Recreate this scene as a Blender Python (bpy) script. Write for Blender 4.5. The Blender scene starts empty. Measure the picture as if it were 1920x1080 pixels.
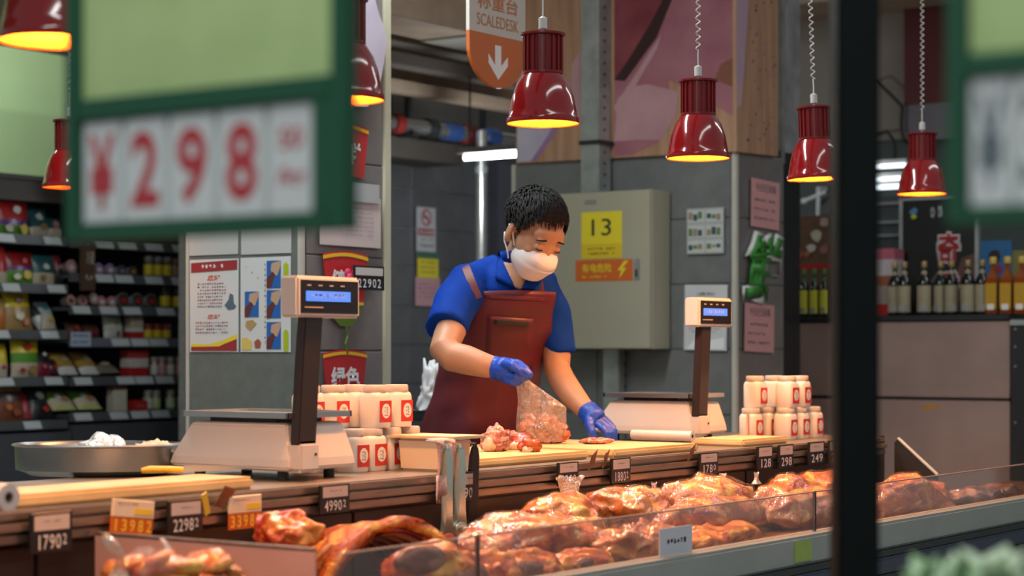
import bpy, bmesh, math, random
from mathutils import Vector, Matrix, noise
random.seed(7)
PI = math.pi
SC = bpy.context.scene
COL = SC.collection

# ---------------------------------------------------------------- camera
FPX, HOR, CAMZ = 3700.0, 655.0, 1.17          # focal length in px, horizon row, eye height
cam_d = bpy.data.cameras.new('camera')
cam = bpy.data.objects.new('camera', cam_d); COL.objects.link(cam)
cam.location = (0, 0, CAMZ); cam.rotation_euler = (PI/2, 0, 0)
cam_d.sensor_width = 36.0; cam_d.lens = 36.0*FPX/1920.0
cam_d.shift_y = (HOR-540.0)/1920.0
cam_d.clip_start = 0.05; cam_d.clip_end = 60
cam_d.dof.use_dof = True; cam_d.dof.focus_distance = 4.85; cam_d.dof.aperture_fstop = 3.5
SC.camera = cam
# ---------------------------------------------------------------- view / world
SC.view_settings.view_transform = 'Standard'; SC.view_settings.look = 'None'
SC.view_settings.gamma = 1.0; SC.view_settings.exposure = 0.0
SC.view_settings.use_curve_mapping = False
w = bpy.data.worlds.new('store_air'); SC.world = w; w.use_nodes = True
w.node_tree.nodes['Background'].inputs[0].default_value = (0.62, 0.68, 0.70, 1)
w.node_tree.nodes['Background'].inputs[1].default_value = 0.40
# ---------------------------------------------------------------- unseen area lights added overhead, standing in for store ceiling lights
def overhead_fill(x, y, z, lx, ly, rz, power, colr=(0.95, 1.0, 0.98)):
    l = bpy.data.lights.new('added_overhead_light', 'AREA'); l.shape = 'RECTANGLE'; l.size = lx; l.size_y = ly
    l.energy = power; l.color = colr
    o = bpy.data.objects.new('added_overhead_light', l); COL.objects.link(o)
    o.location = (x, y, z); o.rotation_euler = (0, 0, rz)
    return o
AD = math.atan2(1.0, 0.7027)                  # direction the counter runs in
AN = AD - PI/2
overhead_fill(-0.7, 5.2, 3.1, 2.4, 0.20, AD, 74)
overhead_fill(1.2, 3.6, 3.1, 2.4, 0.20, AD, 16)
overhead_fill(-2.35, 8.2, 3.1, 2.4, 0.20, AD, 32)  # added close by to brighten the pale green wall
overhead_fill(-0.95, 8.2, 3.1, 2.4, 0.20, AD, 42)  # added further out so light reaches the cooler shelves
overhead_fill(2.9, 6.6, 3.1, 2.4, 0.20, AD, 16)
overhead_fill(-0.5, 0.5, 2.9, 2.4, 0.20, AD, 42)  # added in front to brighten the large green price sign

# ---------------------------------------------------------------- frames and pixel rays
class Frame:
    """A vertical plane: x runs right along it, y goes into it, z is up."""
    def __init__(s, origin, ang):
        s.o = Vector((origin[0], origin[1], 0)); s.a = ang
        s.x = Vector((math.cos(ang), math.sin(ang), 0)); s.y = Vector((-math.sin(ang), math.cos(ang), 0))
    def hit(s, u, v, off=0.0):
        r = Vector(((u-960)/FPX, 1.0, -(v-HOR)/FPX)); c = Vector((0, 0, CAMZ))
        t = (s.o + s.y*off - c).dot(s.y)/r.dot(s.y)
        p = c + r*t
        return (p - s.o).dot(s.x), p.z
    def P(s, x, y, z):
        return s.o + s.x*x + s.y*y + Vector((0, 0, z))
    def local(s, p):
        q = Vector(p) - s.o
        return q.dot(s.x), q.dot(s.y), q.z
def at(u, v, Y):
    return Vector(((u-960)/FPX*Y, Y, CAMZ-(v-HOR)/FPX*Y))
def atz(u, v, Z):
    Y = (CAMZ-Z)*FPX/(v-HOR); return at(u, v, Y)

FC = Frame((-0.85, 3.275), AD)                # counter: x along it, y behind its front edge
# ---------------------------------------------------------------- materials
MATS = {}
def mat(name, col, rough=0.5, metal=0.0, var=0.0, scale=20.0, bump=0.0, bscale=None, coat=0.0, emit=None, estr=0.0,
        trans=0.0, alpha=1.0, spec=0.5, col2=None, detail=4.0, ior=1.45, sss=0.0, stretch=None, lo=0.35, hi=0.65):
    if name in MATS: return MATS[name]
    m = bpy.data.materials.new(name); m.use_nodes = True
    nt = m.node_tree; b = nt.nodes['Principled BSDF']
    b.inputs['Base Color'].default_value = (*col, 1); b.inputs['Roughness'].default_value = rough
    b.inputs['Metallic'].default_value = metal; b.inputs['Specular IOR Level'].default_value = spec
    b.inputs['Coat Weight'].default_value = coat; b.inputs['Coat Roughness'].default_value = 0.08
    b.inputs['IOR'].default_value = ior
    if trans: b.inputs['Transmission Weight'].default_value = trans
    if alpha < 1: b.inputs['Alpha'].default_value = alpha
    if sss: b.inputs['Subsurface Weight'].default_value = sss; b.inputs['Subsurface Radius'].default_value = (0.01, 0.004, 0.002)
    if emit: b.inputs['Emission Color'].default_value = (*emit, 1); b.inputs['Emission Strength'].default_value = estr
    if var or bump or col2:
        tc = nt.nodes.new('ShaderNodeTexCoord'); mp = nt.nodes.new('ShaderNodeMapping')
        nt.links.new(tc.outputs['Object'], mp.inputs['Vector'])
        if stretch: mp.inputs['Scale'].default_value = stretch
        nz = nt.nodes.new('ShaderNodeTexNoise'); nz.inputs['Scale'].default_value = scale; nz.inputs['Detail'].default_value = detail
        nt.links.new(mp.outputs['Vector'], nz.inputs['Vector'])
        if var or col2:
            rp = nt.nodes.new('ShaderNodeValToRGB')
            c2 = col2 if col2 else tuple(max(0, c*(1-var)) for c in col)
            rp.color_ramp.elements[0].position = lo; rp.color_ramp.elements[1].position = hi
            rp.color_ramp.elements[0].color = (*c2, 1); rp.color_ramp.elements[1].color = (*col, 1)
            nt.links.new(nz.outputs['Fac'], rp.inputs['Fac']); nt.links.new(rp.outputs['Color'], b.inputs['Base Color'])
        if bump:
            n2 = nt.nodes.new('ShaderNodeTexNoise'); n2.inputs['Scale'].default_value = bscale or scale; n2.inputs['Detail'].default_value = 5
            nt.links.new(mp.outputs['Vector'], n2.inputs['Vector'])
            bp = nt.nodes.new('ShaderNodeBump'); bp.inputs['Strength'].default_value = bump; bp.inputs['Distance'].default_value = 0.01
            nt.links.new(n2.outputs['Fac'], bp.inputs['Height']); nt.links.new(bp.outputs['Normal'], b.inputs['Normal'])
    MATS[name] = m
    return m
def film(name, tint=(0.9, 0.8, 0.75), clear=0.72, rough=0.18, bump=0.6, bscale=40, gloss=0.5, white=None):
    """Thin clear plastic: mostly lets light straight through, with crinkled gloss."""
    if name in MATS: return MATS[name]
    m = bpy.data.materials.new(name); m.use_nodes = True; nt = m.node_tree
    for n in list(nt.nodes): nt.nodes.remove(n)
    out = nt.nodes.new('ShaderNodeOutputMaterial'); tr = nt.nodes.new('ShaderNodeBsdfTransparent')
    tr.inputs[0].default_value = (*tint, 1)
    gl = nt.nodes.new('ShaderNodeBsdfGlossy'); gl.inputs['Roughness'].default_value = rough; gl.inputs[0].default_value = (1, 1, 1, 1)
    df = nt.nodes.new('ShaderNodeBsdfDiffuse'); df.inputs[0].default_value = (*(white or (0.8, 0.72, 0.68)), 1)
    m1 = nt.nodes.new('ShaderNodeMixShader'); m1.inputs[0].default_value = gloss
    nt.links.new(df.outputs[0], m1.inputs[1]); nt.links.new(gl.outputs[0], m1.inputs[2])
    m2 = nt.nodes.new('ShaderNodeMixShader'); m2.inputs[0].default_value = 1-clear
    nt.links.new(tr.outputs[0], m2.inputs[1]); nt.links.new(m1.outputs[0], m2.inputs[2]); nt.links.new(m2.outputs[0], out.inputs[0])
    if bump:
        tc = nt.nodes.new('ShaderNodeTexCoord'); nz = nt.nodes.new('ShaderNodeTexNoise'); nz.inputs['Scale'].default_value = bscale; nz.inputs['Detail'].default_value = 3
        nt.links.new(tc.outputs['Object'], nz.inputs['Vector'])
        bp = nt.nodes.new('ShaderNodeBump'); bp.inputs['Strength'].default_value = bump; bp.inputs['Distance'].default_value = 0.02
        nt.links.new(nz.outputs['Fac'], bp.inputs['Height'])
        for s in (gl, df): nt.links.new(bp.outputs['Normal'], s.inputs['Normal'])
    MATS[name] = m
    return m
# ---------------------------------------------------------------- mesh builder
class MB:
    def __init__(s): s.v = []; s.f = []
    def quad(s, a, b, c, d):
        n = len(s.v); s.v += [tuple(a), tuple(b), tuple(c), tuple(d)]; s.f.append((n, n+1, n+2, n+3)); return s
    def box(s, cx, cy, cz, sx, sy, sz, rz=0.0, tx=1.0, ty=1.0):
        """centre, full sizes; tx/ty scale the top."""
        n = len(s.v); c, sn = math.cos(rz), math.sin(rz)
        for z, kx, ky in ((-1, 1, 1), (1, tx, ty)):
            for x, y in ((-1, -1), (1, -1), (1, 1), (-1, 1)):
                px, py = x*sx/2*kx, y*sy/2*ky
                s.v.append((cx+px*c-py*sn, cy+px*sn+py*c, cz+z*sz/2))
        for q in ((3, 2, 1, 0), (4, 5, 6, 7), (0, 1, 5, 4), (1, 2, 6, 5), (2, 3, 7, 6), (3, 0, 4, 7)): s.f.append(tuple(n+i for i in q))
        return s
    def bb(s, x0, x1, y0, y1, z0, z1):
        return s.box((x0+x1)/2, (y0+y1)/2, (z0+z1)/2, abs(x1-x0), abs(y1-y0), abs(z1-z0))
    def prism(s, pts, y0, y1):
        """outline (x,z) list extruded along y from y0 (front) to y1."""
        n = len(s.v); k = len(pts)
        s.v += [(p[0], y0, p[1]) for p in pts] + [(p[0], y1, p[1]) for p in pts]
        s.f.append(tuple(n+i for i in range(k))); s.f.append(tuple(n+k+i for i in reversed(range(k))))
        for i in range(k): j = (i+1) % k; s.f.append((n+j, n+i, n+k+i, n+k+j))
        return s
    def prismz(s, pts, z0, z1):
        n = len(s.v); k = len(pts)
        s.v += [(p[0], p[1], z0) for p in pts] + [(p[0], p[1], z1) for p in pts]
        s.f.append(tuple(n+i for i in reversed(range(k)))); s.f.append(tuple(n+k+i for i in range(k)))
        for i in range(k): j = (i+1) % k; s.f.append((n+i, n+j, n+k+j, n+k+i))
        return s
    def lathe(s, prof, seg=20, cx=0, cy=0, cz=0, cap=True):
        n = len(s.v); k = len(prof)
        for r, z in prof:
            for i in range(seg):
                a = 2*PI*i/seg; s.v.append((cx+r*math.cos(a), cy+r*math.sin(a), cz+z))
        for j in range(k-1):
            for i in range(seg):
                i2 = (i+1) % seg; s.f.append((n+j*seg+i, n+j*seg+i2, n+(j+1)*seg+i2, n+(j+1)*seg+i))
        if cap:
            if prof[0][0] > 1e-6: s.f.append(tuple(n+i for i in reversed(range(seg))))
            if prof[-1][0] > 1e-6: s.f.append(tuple(n+(k-1)*seg+i for i in range(seg)))
        return s
    def rings(s, rings, cap=True, closed=True):
        n = len(s.v); k = len(rings[0])
        for r in rings: s.v += [tuple(p) for p in r]
        for j in range(len(rings)-1):
            for i in range(k if closed else k-1):
                i2 = (i+1) % k; s.f.append((n+j*k+i, n+j*k+i2, n+(j+1)*k+i2, n+(j+1)*k+i))
        if cap and closed:
            s.f.append(tuple(n+i for i in reversed(range(k)))); m = n+(len(rings)-1)*k; s.f.append(tuple(m+i for i in range(k)))
        return s
    def tube(s, pts, rad, seg=8, flat=1.0):
        pts = [Vector(p) for p in pts]; rr = []
        if not isinstance(rad, (list, tuple)): rad = [rad]*len(pts)
        up = None
        for i, p in enumerate(pts):
            t = (pts[min(i+1, len(pts)-1)]-pts[max(i-1, 0)]).normalized()
            if up is None:
                up = Vector((0, 0, 1)) if abs(t.z) < 0.9 else Vector((1, 0, 0))
            a = t.cross(up).normalized(); b = a.cross(t).normalized(); up = b
            rr.append([p+(a*math.cos(2*PI*q/seg)+b*math.sin(2*PI*q/seg)*flat)*rad[i] for q in range(seg)])
        return s.rings(rr)
    def ell(s, c, r, M=None, seg=16, rg=10):
        n0 = len(s.v)
        for j in range(1, rg):
            th = PI*j/rg
            for i in range(seg):
                a = 2*PI*i/seg; p = Vector((r[0]*math.sin(th)*math.cos(a), r[1]*math.sin(th)*math.sin(a), -r[2]*math.cos(th)))
                if M: p = M @ p
                s.v.append(tuple(Vector(c)+p))
        for j in range(rg-2):
            for i in range(seg):
                i2 = (i+1) % seg; s.f.append((n0+j*seg+i, n0+j*seg+i2, n0+(j+1)*seg+i2, n0+(j+1)*seg+i))
        for top in (0, 1):
            p = Vector((0, 0, r[2] if top else -r[2])); p = M @ p if M else p
            s.v.append(tuple(Vector(c)+p)); k = len(s.v)-1; base = n0+(rg-2)*seg if top else n0
            for i in range(seg):
                i2 = (i+1) % seg; s.f.append((base+i, base+i2, k) if top else (base+i2, base+i, k))
        return s
    def mesh(s, name):
        me = bpy.data.meshes.new(name); me.from_pydata(s.v, [], s.f); me.update(); return me
    def build(s, name, m, parent=None, loc=None, rz=0.0, smooth=False, bevel=0.0, bseg=2, fix=True):
        me = s.mesh(name)
        if fix or bevel:
            bm = bmesh.new(); bm.from_mesh(me)
            if bevel:
                bmesh.ops.remove_doubles(bm, verts=bm.verts, dist=1e-6)
                ed = [e for e in bm.edges if len(e.link_faces) == 2 and e.calc_face_angle(0) > 0.5]
                bmesh.ops.bevel(bm, geom=ed, offset=bevel, segments=bseg, affect='EDGES', clamp_overlap=True)
            bmesh.ops.recalc_face_normals(bm, faces=bm.faces)
            bm.to_mesh(me); bm.free()
        return link(name, me, m, parent, loc, rz, smooth)
def link(name, me, m, parent=None, loc=None, rz=0.0, smooth=False):
    me.materials.clear()
    if m: me.materials.append(m)
    if smooth:
        for p in me.polygons: p.use_smooth = True
        if smooth != 'all':
            try: me.set_sharp_from_angle(angle=math.radians(40))
            except Exception: pass
    o = bpy.data.objects.new(name, me); COL.objects.link(o)
    if parent: o.parent = parent
    if loc is not None: o.location = loc
    o.rotation_euler[2] = rz
    return o
def tag(o, label=None, cat=None, group=None, kind=None):
    if label: o['label'] = label
    if cat: o['category'] = cat
    if group: o['group'] = group
    if kind: o['kind'] = kind
    return o
def thing(name, label, cat, loc=(0, 0, 0), rz=0.0, group=None):
    o = bpy.data.objects.new(name, None); COL.objects.link(o); o.empty_display_size = 0.05
    o.location = loc; o.rotation_euler = (0, 0, rz)
    return tag(o, label, cat, group)
def copy_tree(o, parent=None):
    c = o.copy(); COL.objects.link(c); c.parent = parent
    for ch in list(o.children): copy_tree(ch, c)
    return c
def struct(o): o['kind'] = 'structure'; return o
TMP = bpy.data.scenes.new('scratch')
def remesh(mb, voxel, smooth_it=4, name='m'):
    me = mb.mesh(name); o = bpy.data.objects.new('tmp', me); TMP.collection.objects.link(o)
    md = o.modifiers.new('r', 'REMESH'); md.mode = 'VOXEL'; md.voxel_size = voxel
    if smooth_it:
        sm = o.modifiers.new('s', 'SMOOTH'); sm.factor = 0.5; sm.iterations = smooth_it
    with bpy.context.temp_override(scene=TMP, view_layer=TMP.view_layers[0]): dg = bpy.context.evaluated_depsgraph_get()
    r = bpy.data.meshes.new_from_object(o.evaluated_get(dg))
    bpy.data.objects.remove(o); bpy.data.meshes.remove(me); r.name = name
    return r
# text -> flat mesh in the x/z plane facing -y, fitted into width w and height h, centred on x,z
def text(body, m, parent, x, z, w=None, h=None, y=-0.001, bold=0.0, name='lettering', shear=0.0, rot=0.0):
    c = bpy.data.curves.new('t', 'FONT'); c.body = body; c.size = 1.0; c.offset = bold; c.shear = shear; c.resolution_u = 3
    c.space_character = 1.0
    o = bpy.data.objects.new('t', c)
    me = bpy.data.meshes.new_from_object(o)
    bpy.data.objects.remove(o); bpy.data.curves.remove(c)
    if not len(me.vertices): return None
    xs = [v.co.x for v in me.vertices]; ys = [v.co.y for v in me.vertices]
    bw, bh = max(xs)-min(xs), max(ys)-min(ys); mx, my = (max(xs)+min(xs))/2, (max(ys)+min(ys))/2
    sx = (w/bw) if w else None; sy = (h/bh) if h else None
    sx = sx or sy; sy = sy or sx
    cr, sr = math.cos(rot), math.sin(rot)
    for v in me.vertices:
        a, b = (v.co.x-mx)*sx, (v.co.y-my)*sy
        v.co = (x+a*cr-b*sr, y, z+a*sr+b*cr)
    me.name = name
    return link(name, me, m, parent)
def scribble(m, parent, x0, x1, z, h, y=-0.001, n=None, seed=0, name='print'):
    """a row of illegible print: uneven little marks."""
    rnd = random.Random(seed); mb = MB(); n = n or max(3, int((x1-x0)/(h*1.05))); st = (x1-x0)/n
    for i in range(n):
        if rnd.random() < 0.08: continue
        cx = x0+st*(i+0.5)
        for k in range(2): mb.bb(cx-st*0.36, cx+st*rnd.uniform(0.1, 0.36), y-0.0002, y, z+h*(rnd.uniform(-.45, .4)), z+h*(rnd.uniform(-.45, .4))+h*0.16)
        mb.bb(cx+st*rnd.uniform(-.3, .2)-st*.06, cx+st*.05, y-0.0002, y, z-h*0.45, z+h*0.45)
    return mb.build(name, m, parent, fix=False)
def patch(m, parent, pts, y=-0.0006, t=0.0004, name='print'):
    return MB().prism(pts, y-t, y).build(name, m, parent)
def sheet(F, name, label, cat, u0, v0, u1, v1, m, off=0.0, t=0.0012, lift=0.0015, group=None, mesh_name='sheet', tilt=0.0):
    """a flat sheet stuck on frame F covering a pixel rectangle; returns (root, w, h); local origin bottom centre."""
    x0, za = F.hit(u0, v0, off-lift); x1, zb = F.hit(u1, v0, off-lift)
    xa, zc = F.hit(u0, v1, off-lift); xb, zd = F.hit(u1, v1, off-lift)
    z1 = (za+zb)/2; z0 = (zc+zd)/2; wd = x1-x0
    r = thing(name, label, cat, F.P((x0+x1)/2, off-lift, z0), F.a, group)
    MB().bb(-wd/2, wd/2, 0, t, 0, z1-z0).build(mesh_name, m, r)
    if tilt: r.rotation_euler[1] = tilt
    return r, wd, z1-z0
BLACK = mat('black_ink', (0.02, 0.02, 0.02), 0.6)
INK = mat('grey_ink', (0.12, 0.11, 0.12), 0.7)
REDINK = mat('red_ink', (0.45, 0.05, 0.05), 0.6)
WHITE = mat('white_print', (0.8, 0.8, 0.8), 0.5)
PAPER = mat('white_paper', (0.62, 0.63, 0.64), 0.5, var=0.06, scale=6)
# ================================================================ setting
M_TILE = mat('grey_tile', (0.175, 0.182, 0.182), 0.42, var=0.22, scale=9, bump=0.08, bscale=120)
M_TILE2 = mat('side_lit_tile', (0.20, 0.185, 0.18), 0.42, var=0.2, scale=9, bump=0.08, bscale=120)  # brown tone of the differently lit column sides, put into the tile colour
M_GROUT = mat('grout', (0.30, 0.29, 0.28), 0.8, var=0.2, scale=30)
M_GPANEL = mat('green_grey_panel', (0.145, 0.165, 0.155), 0.5, var=0.15, scale=25, bump=0.05, bscale=200)
M_TRIM = mat('cream_corner_guard', (0.52, 0.50, 0.44), 0.45, var=0.1, scale=8)
M_CREAM = mat('cream_paint', (0.42, 0.36, 0.30), 0.7, var=0.12, scale=3)
M_DARKW = mat('dark_back_wall', (0.09, 0.085, 0.085), 0.6, var=0.25, scale=5)
M_GREENW = mat('pale_green_wall', (0.42, 0.58, 0.30), 0.6, var=0.08, scale=2)
M_FLOOR = mat('beige_floor_tile', (0.35, 0.33, 0.31), 0.35, var=0.15, scale=4)
M_BEAM = mat('beige_beam', (0.42, 0.31, 0.225), 0.7, var=0.2, scale=6)
M_BEAMG = mat('grey_duct_panel', (0.36, 0.33, 0.30), 0.6, var=0.12, scale=6)
M_CEIL = mat('brown_grey_ceiling', (0.34, 0.285, 0.235), 0.8, var=0.25, scale=4)
M_GALV = mat('galvanised_steel', (0.42, 0.44, 0.43), 0.38, 0.55, var=0.25, scale=14, bump=0.05)
M_STEEL = mat('brushed_steel', (0.55, 0.54, 0.52), 0.28, 0.9, var=0.15, scale=6, stretch=(1, 1, 12))
M_DKMETAL = mat('black_metal', (0.022, 0.024, 0.026), 0.4, var=0.2, scale=20)

fl = struct(MB().bb(-8, 9, -3, 16, -0.1, 0).build('floor', M_FLOOR))

# corner points of the two tiled columns
K1o = at(1380, HOR, 7.7); K2o = at(565, HOR, 5.75)
K1, K1b = Frame(K1o, AN), Frame(K1o, AD)
K2, K2b = Frame(K2o, AN), Frame(K2o, AD)
FWB = Frame(at(800, HOR, 10.0), AD)

def tiles(parent, F, base, x0, x1, z0, zref, hgt, ztop, wid, m, xref=None):
    """individual wall tiles proud of the grout, as children; base = y of the grout plane in parent frame F."""
    k = math.floor((z0-zref)/hgt); cache = {}
    g = 0.0022
    xr = x1 if xref is None else xref
    while zref+k*hgt < ztop-0.01:
        za, zb = max(z0, zref+k*hgt), min(ztop, zref+(k+1)*hgt)
        j = math.floor((x0-xr)/wid)
        while xr+j*wid < x1-0.005:
            xa, xb = max(x0, xr+j*wid), min(x1, xr+(j+1)*wid)
            if xb-xa > 0.01 and zb-za > 0.01:
                key = (round(xb-xa, 3), round(zb-za, 3))
                if key not in cache:
                    hw, hh = (xb-xa)/2-g, (zb-za)/2-g
                    b = MB(); e = 0.002
                    b.rings([[(-hw, 0, -hh), (hw, 0, -hh), (hw, 0, hh), (-hw, 0, hh)], [(-hw, -0.005, -hh), (hw, -0.005, -hh), (hw, -0.005, hh), (-hw, -0.005, hh)],
                             [(-hw+e, -0.007, -hh+e), (hw-e, -0.007, -hh+e), (hw-e, -0.007, hh-e), (-hw+e, -0.007, hh-e)]])
                    o = b.build('tile', m, parent, loc=((xa+xb)/2, base, (za+zb)/2)); cache[key] = o.data
                else:
                    o = bpy.data.objects.new('tile', cache[key]); COL.objects.link(o); o.parent = parent; o.location = ((xa+xb)/2, base, (za+zb)/2)
            j += 1
        k += 1
# --- right column (electric box hangs on it)
L1 = -K1.hit(962, HOR)[0]; S1 = K1b.hit(1470, HOR)[0]; TOP1 = K1.hit(1380, 282)[1]
c1 = struct(MB().bb(-L1, -0.008, 0.008, S1, 0, TOP1).build('wall_right_column', M_GROUT, None, K1.P(0, 0, 0), K1.a))
zj = K1.hit(1300, 533)[1]
tiles(c1, K1, 0.008, -L1+0.012, -0.022, 0.0, zj, 0.258, TOP1, 0.62, M_TILE)
c1b = struct(MB().bb(0.01, S1, 0.0075, 0.03, 0, TOP1).build('wall_right_column_side', M_GROUT, None, K1b.P(0, 0, 0), K1b.a))
tiles(c1b, K1b, 0.0075, 0.022, S1, 0.0, zj, 0.258, TOP1, 0.62, M_TILE2)
struct(MB().bb(-0.018, 0.004, -0.006, 0.016, 0, TOP1).build('trim_1', M_TRIM, None, K1.P(0, 0, 0), K1.a, bevel=0.003))
struct(MB().bb(-L1-0.006, -L1+0.012, -0.004, 0.03, 0, TOP1).build('trim_2', M_TRIM, None, K1.P(0, 0, 0), K1.a, bevel=0.002))
# --- left column (posters and banners hang on it)
L2 = -K2.hit(352, HOR)[0]; S2 = K2b.hit(722, HOR)[0]; TOP2 = 2.62
c2 = struct(MB().bb(-L2, -0.008, 0.001, S2, 0, TOP2).build('wall_left_column', M_GPANEL, None, K2.P(0, 0, 0), K2.a))
c2b = struct(MB().bb(0.01, S2, 0.0075, 0.03, 0, TOP2).build('wall_left_column_side', M_GROUT, None, K2b.P(0, 0, 0), K2b.a))
zj2 = K2b.hit(640, 658)[1]
tiles(c2b, K2b, 0.0075, 0.022, S2, 0.0, zj2, 0.283, TOP2, 0.8, M_TILE2)
struct(MB().bb(-0.012, 0.004, -0.006, 0.014, 0, TOP2).build('trim_3', M_TRIM, None, K2.P(0, 0, 0), K2.a, bevel=0.003))
struct(MB().bb(-L2-0.006, -L2+0.006, -0.004, 0.03, 0, TOP2).build('trim_4', M_TRIM, None, K2.P(0, 0, 0), K2.a, bevel=0.002))
struct(MB().bb(S2-0.012, S2+0.022, -0.008, 0.05, 0, TOP2).build('trim_5', mat('yellowed_guard', (0.50, 0.49, 0.37), 0.45, var=0.1, scale=5), None, K2b.P(0, 0, 0), K2b.a, bevel=0.003))
# --- back wall of the passage behind the man
zt = FWB.hit(800, 285)[1]
wb = struct(MB().bb(-1.6, 3.2, 0.008, 0.16, 0, zt).build('wall_back', M_GROUT, None, FWB.P(0, 0, 0), FWB.a))
tiles(wb, FWB, 0.008, FWB.hit(650, HOR)[0], FWB.hit(1010, HOR)[0], 0.6, FWB.hit(820, 504)[1], 0.195, zt, 0.42, mat('dark_grey_tile', (0.125, 0.125, 0.135), 0.4, var=0.2, scale=9), xref=FWB.hit(865, HOR)[0])
struct(MB().bb(-1.6, 3.2, 0.03, 0.16, zt, 3.3).build('wall_back_upper', M_DARKW, None, FWB.P(0, 0, 0), FWB.a))
x0, _ = FWB.hit(918, 400); x1, _ = FWB.hit(975, 400)
dr = struct(MB().bb(x0, x1, -0.05, -0.002, 0, FWB.hit(930, 305)[1]).build('door_1', mat('dark_violet_door', (0.055, 0.052, 0.075), 0.35), None, FWB.P(0, 0, 0), FWB.a, bevel=0.004))
# passage ceiling, beams and ducts (they run along the counter)
struct(MB().bb(-2.2, 6.5, 1.9, 5.2, 3.3, 3.4).build('ceiling', M_CEIL, None, FC.P(0, 0, 0), FC.a))
FB = Frame(at(800, HOR, 8.0), AD)
zb = FB.hit(800, 42)[1]
struct(MB().bb(-1.3, FB.hit(893, 60)[0], 0, 0.3, zb, 3.3).build('trim_6', M_BEAM, None, FB.P(0, 0, 0), FB.a, bevel=0.004))
struct(MB().bb(FB.hit(893, 60)[0], FB.hit(1092, 60)[0], -0.03, 0.3, FB.hit(985, 78)[1]-0.02, 3.3).build('trim_7', M_BEAMG, None, FB.P(0, 0, 0), FB.a, bevel=0.006))
struct(MB().bb(-1.3, 1.2, 0.3, 2.0, zb+0.02, zb+0.05).build('ceiling_panel', M_CEIL, None, FB.P(0, 0, 0), FB.a))
FB2 = Frame(at(800, HOR, 8.9), AD)
za, zc = FB2.hit(760, 130)[1], FB2.hit(760, 178)[1]
struct(MB().bb(-1.3, 1.4, 0, 0.12, zc+0.05, za+0.03).build('trim_8', M_BEAM, None, FB2.P(0, 0, 0), FB2.a, bevel=0.004))
struct(MB().bb(-1.3, 1.4, -0.08, 0.02, zc, zc+0.05).build('trim_9', M_BEAM, None, FB2.P(0, 0, 0), FB2.a, bevel=0.004))
FB3 = Frame(at(800, HOR, 8.5), AD)
za, zc = FB3.hit(760, 98)[1], FB3.hit(760, 122)[1]
struct(MB().bb(-1.3, 1.3, 0, 0.1, zc, za).build('trim_10', mat('dark_duct', (0.12, 0.10, 0.085), 0.6), None, FB3.P(0, 0, 0), FB3.a, bevel=0.004))
def seg_pipe(name, F, x0, x1, z, r, m, y=0.0):
    return MB().tube([(x0, y, z), ((x0+x1)/2, y, z), (x1, y, z)], r, 16).build(name, m, None, F.P(0, 0, 0), F.a, smooth=True)
# coupled steel water pipe under the ceiling
FP = Frame(at(800, HOR, 9.2), AD)
pz = FP.hit(800, 240)[1]
pr = thing('water_pipe', 'round steel water pipe with red and blue couplings under the dark ceiling', 'pipe', FP.P(0, 0, pz), FP.a)
MB().tube([(-1.2, 0, 0), (0, 0, 0), (1.1, 0, 0)], 0.036, 16).build('tube', M_STEEL, pr, smooth=True)
for u_, c_, wd in ((742, 'r', .03), (845, 'b', .05), (880, 'r', .035), (918, 'b', .05), (806, 'k', .03)):
    x_ = FP.hit(u_, 240)[0]
    cm = {'r': mat('red_coupling', (0.25, 0.02, 0.02), 0.4), 'b': mat('blue_coupling', (0.03, 0.07, 0.22), 0.4), 'k': M_DKMETAL}[c_]
    MB().tube([(x_-wd, 0, 0), (x_+wd, 0, 0)], 0.046, 16).build('coupling', cm, pr, smooth=True)
for u_ in (765, 905):
    x_ = FP.hit(u_, 240)[0]; MB().bb(x_-.012, x_+.012, -.012, .012, .03, 3.3-pz).bb(x_-.02, x_+.02, -.05, .05, -.055, -.035).build('hanger', M_DKMETAL, pr)
# boxed duct below the pipe
z1_, z0_ = FWB.hit(790, 262, -.25)[1], FWB.hit(790, 300, -.25)[1]
dx = MB().bb(FWB.hit(700, 280, -.25)[0], FWB.hit(868, 280, -.25)[0], -.25, -.0, z0_, z1_)
tag(dx.build('boxed_duct', mat('brown_duct', (0.13, 0.11, 0.095), 0.6, var=.2, scale=6), None, FWB.P(0, 0, 0), FWB.a, bevel=.005), 'brown boxed duct below the coupled steel pipe', 'duct')
z1_, z0_ = FWB.hit(800, 178, -.1)[1], FWB.hit(800, 226, -.1)[1]
dx = MB().bb(FWB.hit(770, 180, -.1)[0], FWB.hit(960, 180, -.1)[0], -.1, 0.02, z0_, z1_)
tag(dx.build('wall_duct', mat('dark_brown_duct', (0.10, 0.085, 0.075), 0.6, var=.2, scale=6), None, FWB.P(0, 0, 0), FWB.a, bevel=.005), 'dark brown flat duct on the back wall above the steel pipe', 'duct')
# upright shiny pipe
FU = Frame(at(902, HOR, 9.3), AN)
up_ = thing('drain_pipe', 'upright shiny steel pipe against the dark passage wall left of the man', 'pipe', FU.P(0, 0, 0), FU.a)
MB().lathe([(0.026, 0), (0.026, 2.2)], 16).build('tube', M_STEEL, up_, smooth=True)
for z_ in (0.5, 1.2, 2.0): MB().lathe([(0.031, z_), (0.031, z_+.03)], 16).build('clamp', M_GALV, up_)
# --- far left: pale green wall above the coolers
FG = Frame(at(0, HOR, 8.5), AD)
struct(MB().bb(-3.5, 1.75, 0.75, 0.95, 0, 3.4).build('wall_left', M_GREENW, None, FG.P(0, 0, 0), FG.a))
struct(MB().bb(-3.5, 1.75, 0.0, 0.75, FG.hit(0, 332)[1], FG.hit(0, 332)[1]+.02).build('trim_11', M_DARKW, None, FG.P(0, 0, 0), FG.a))
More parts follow.
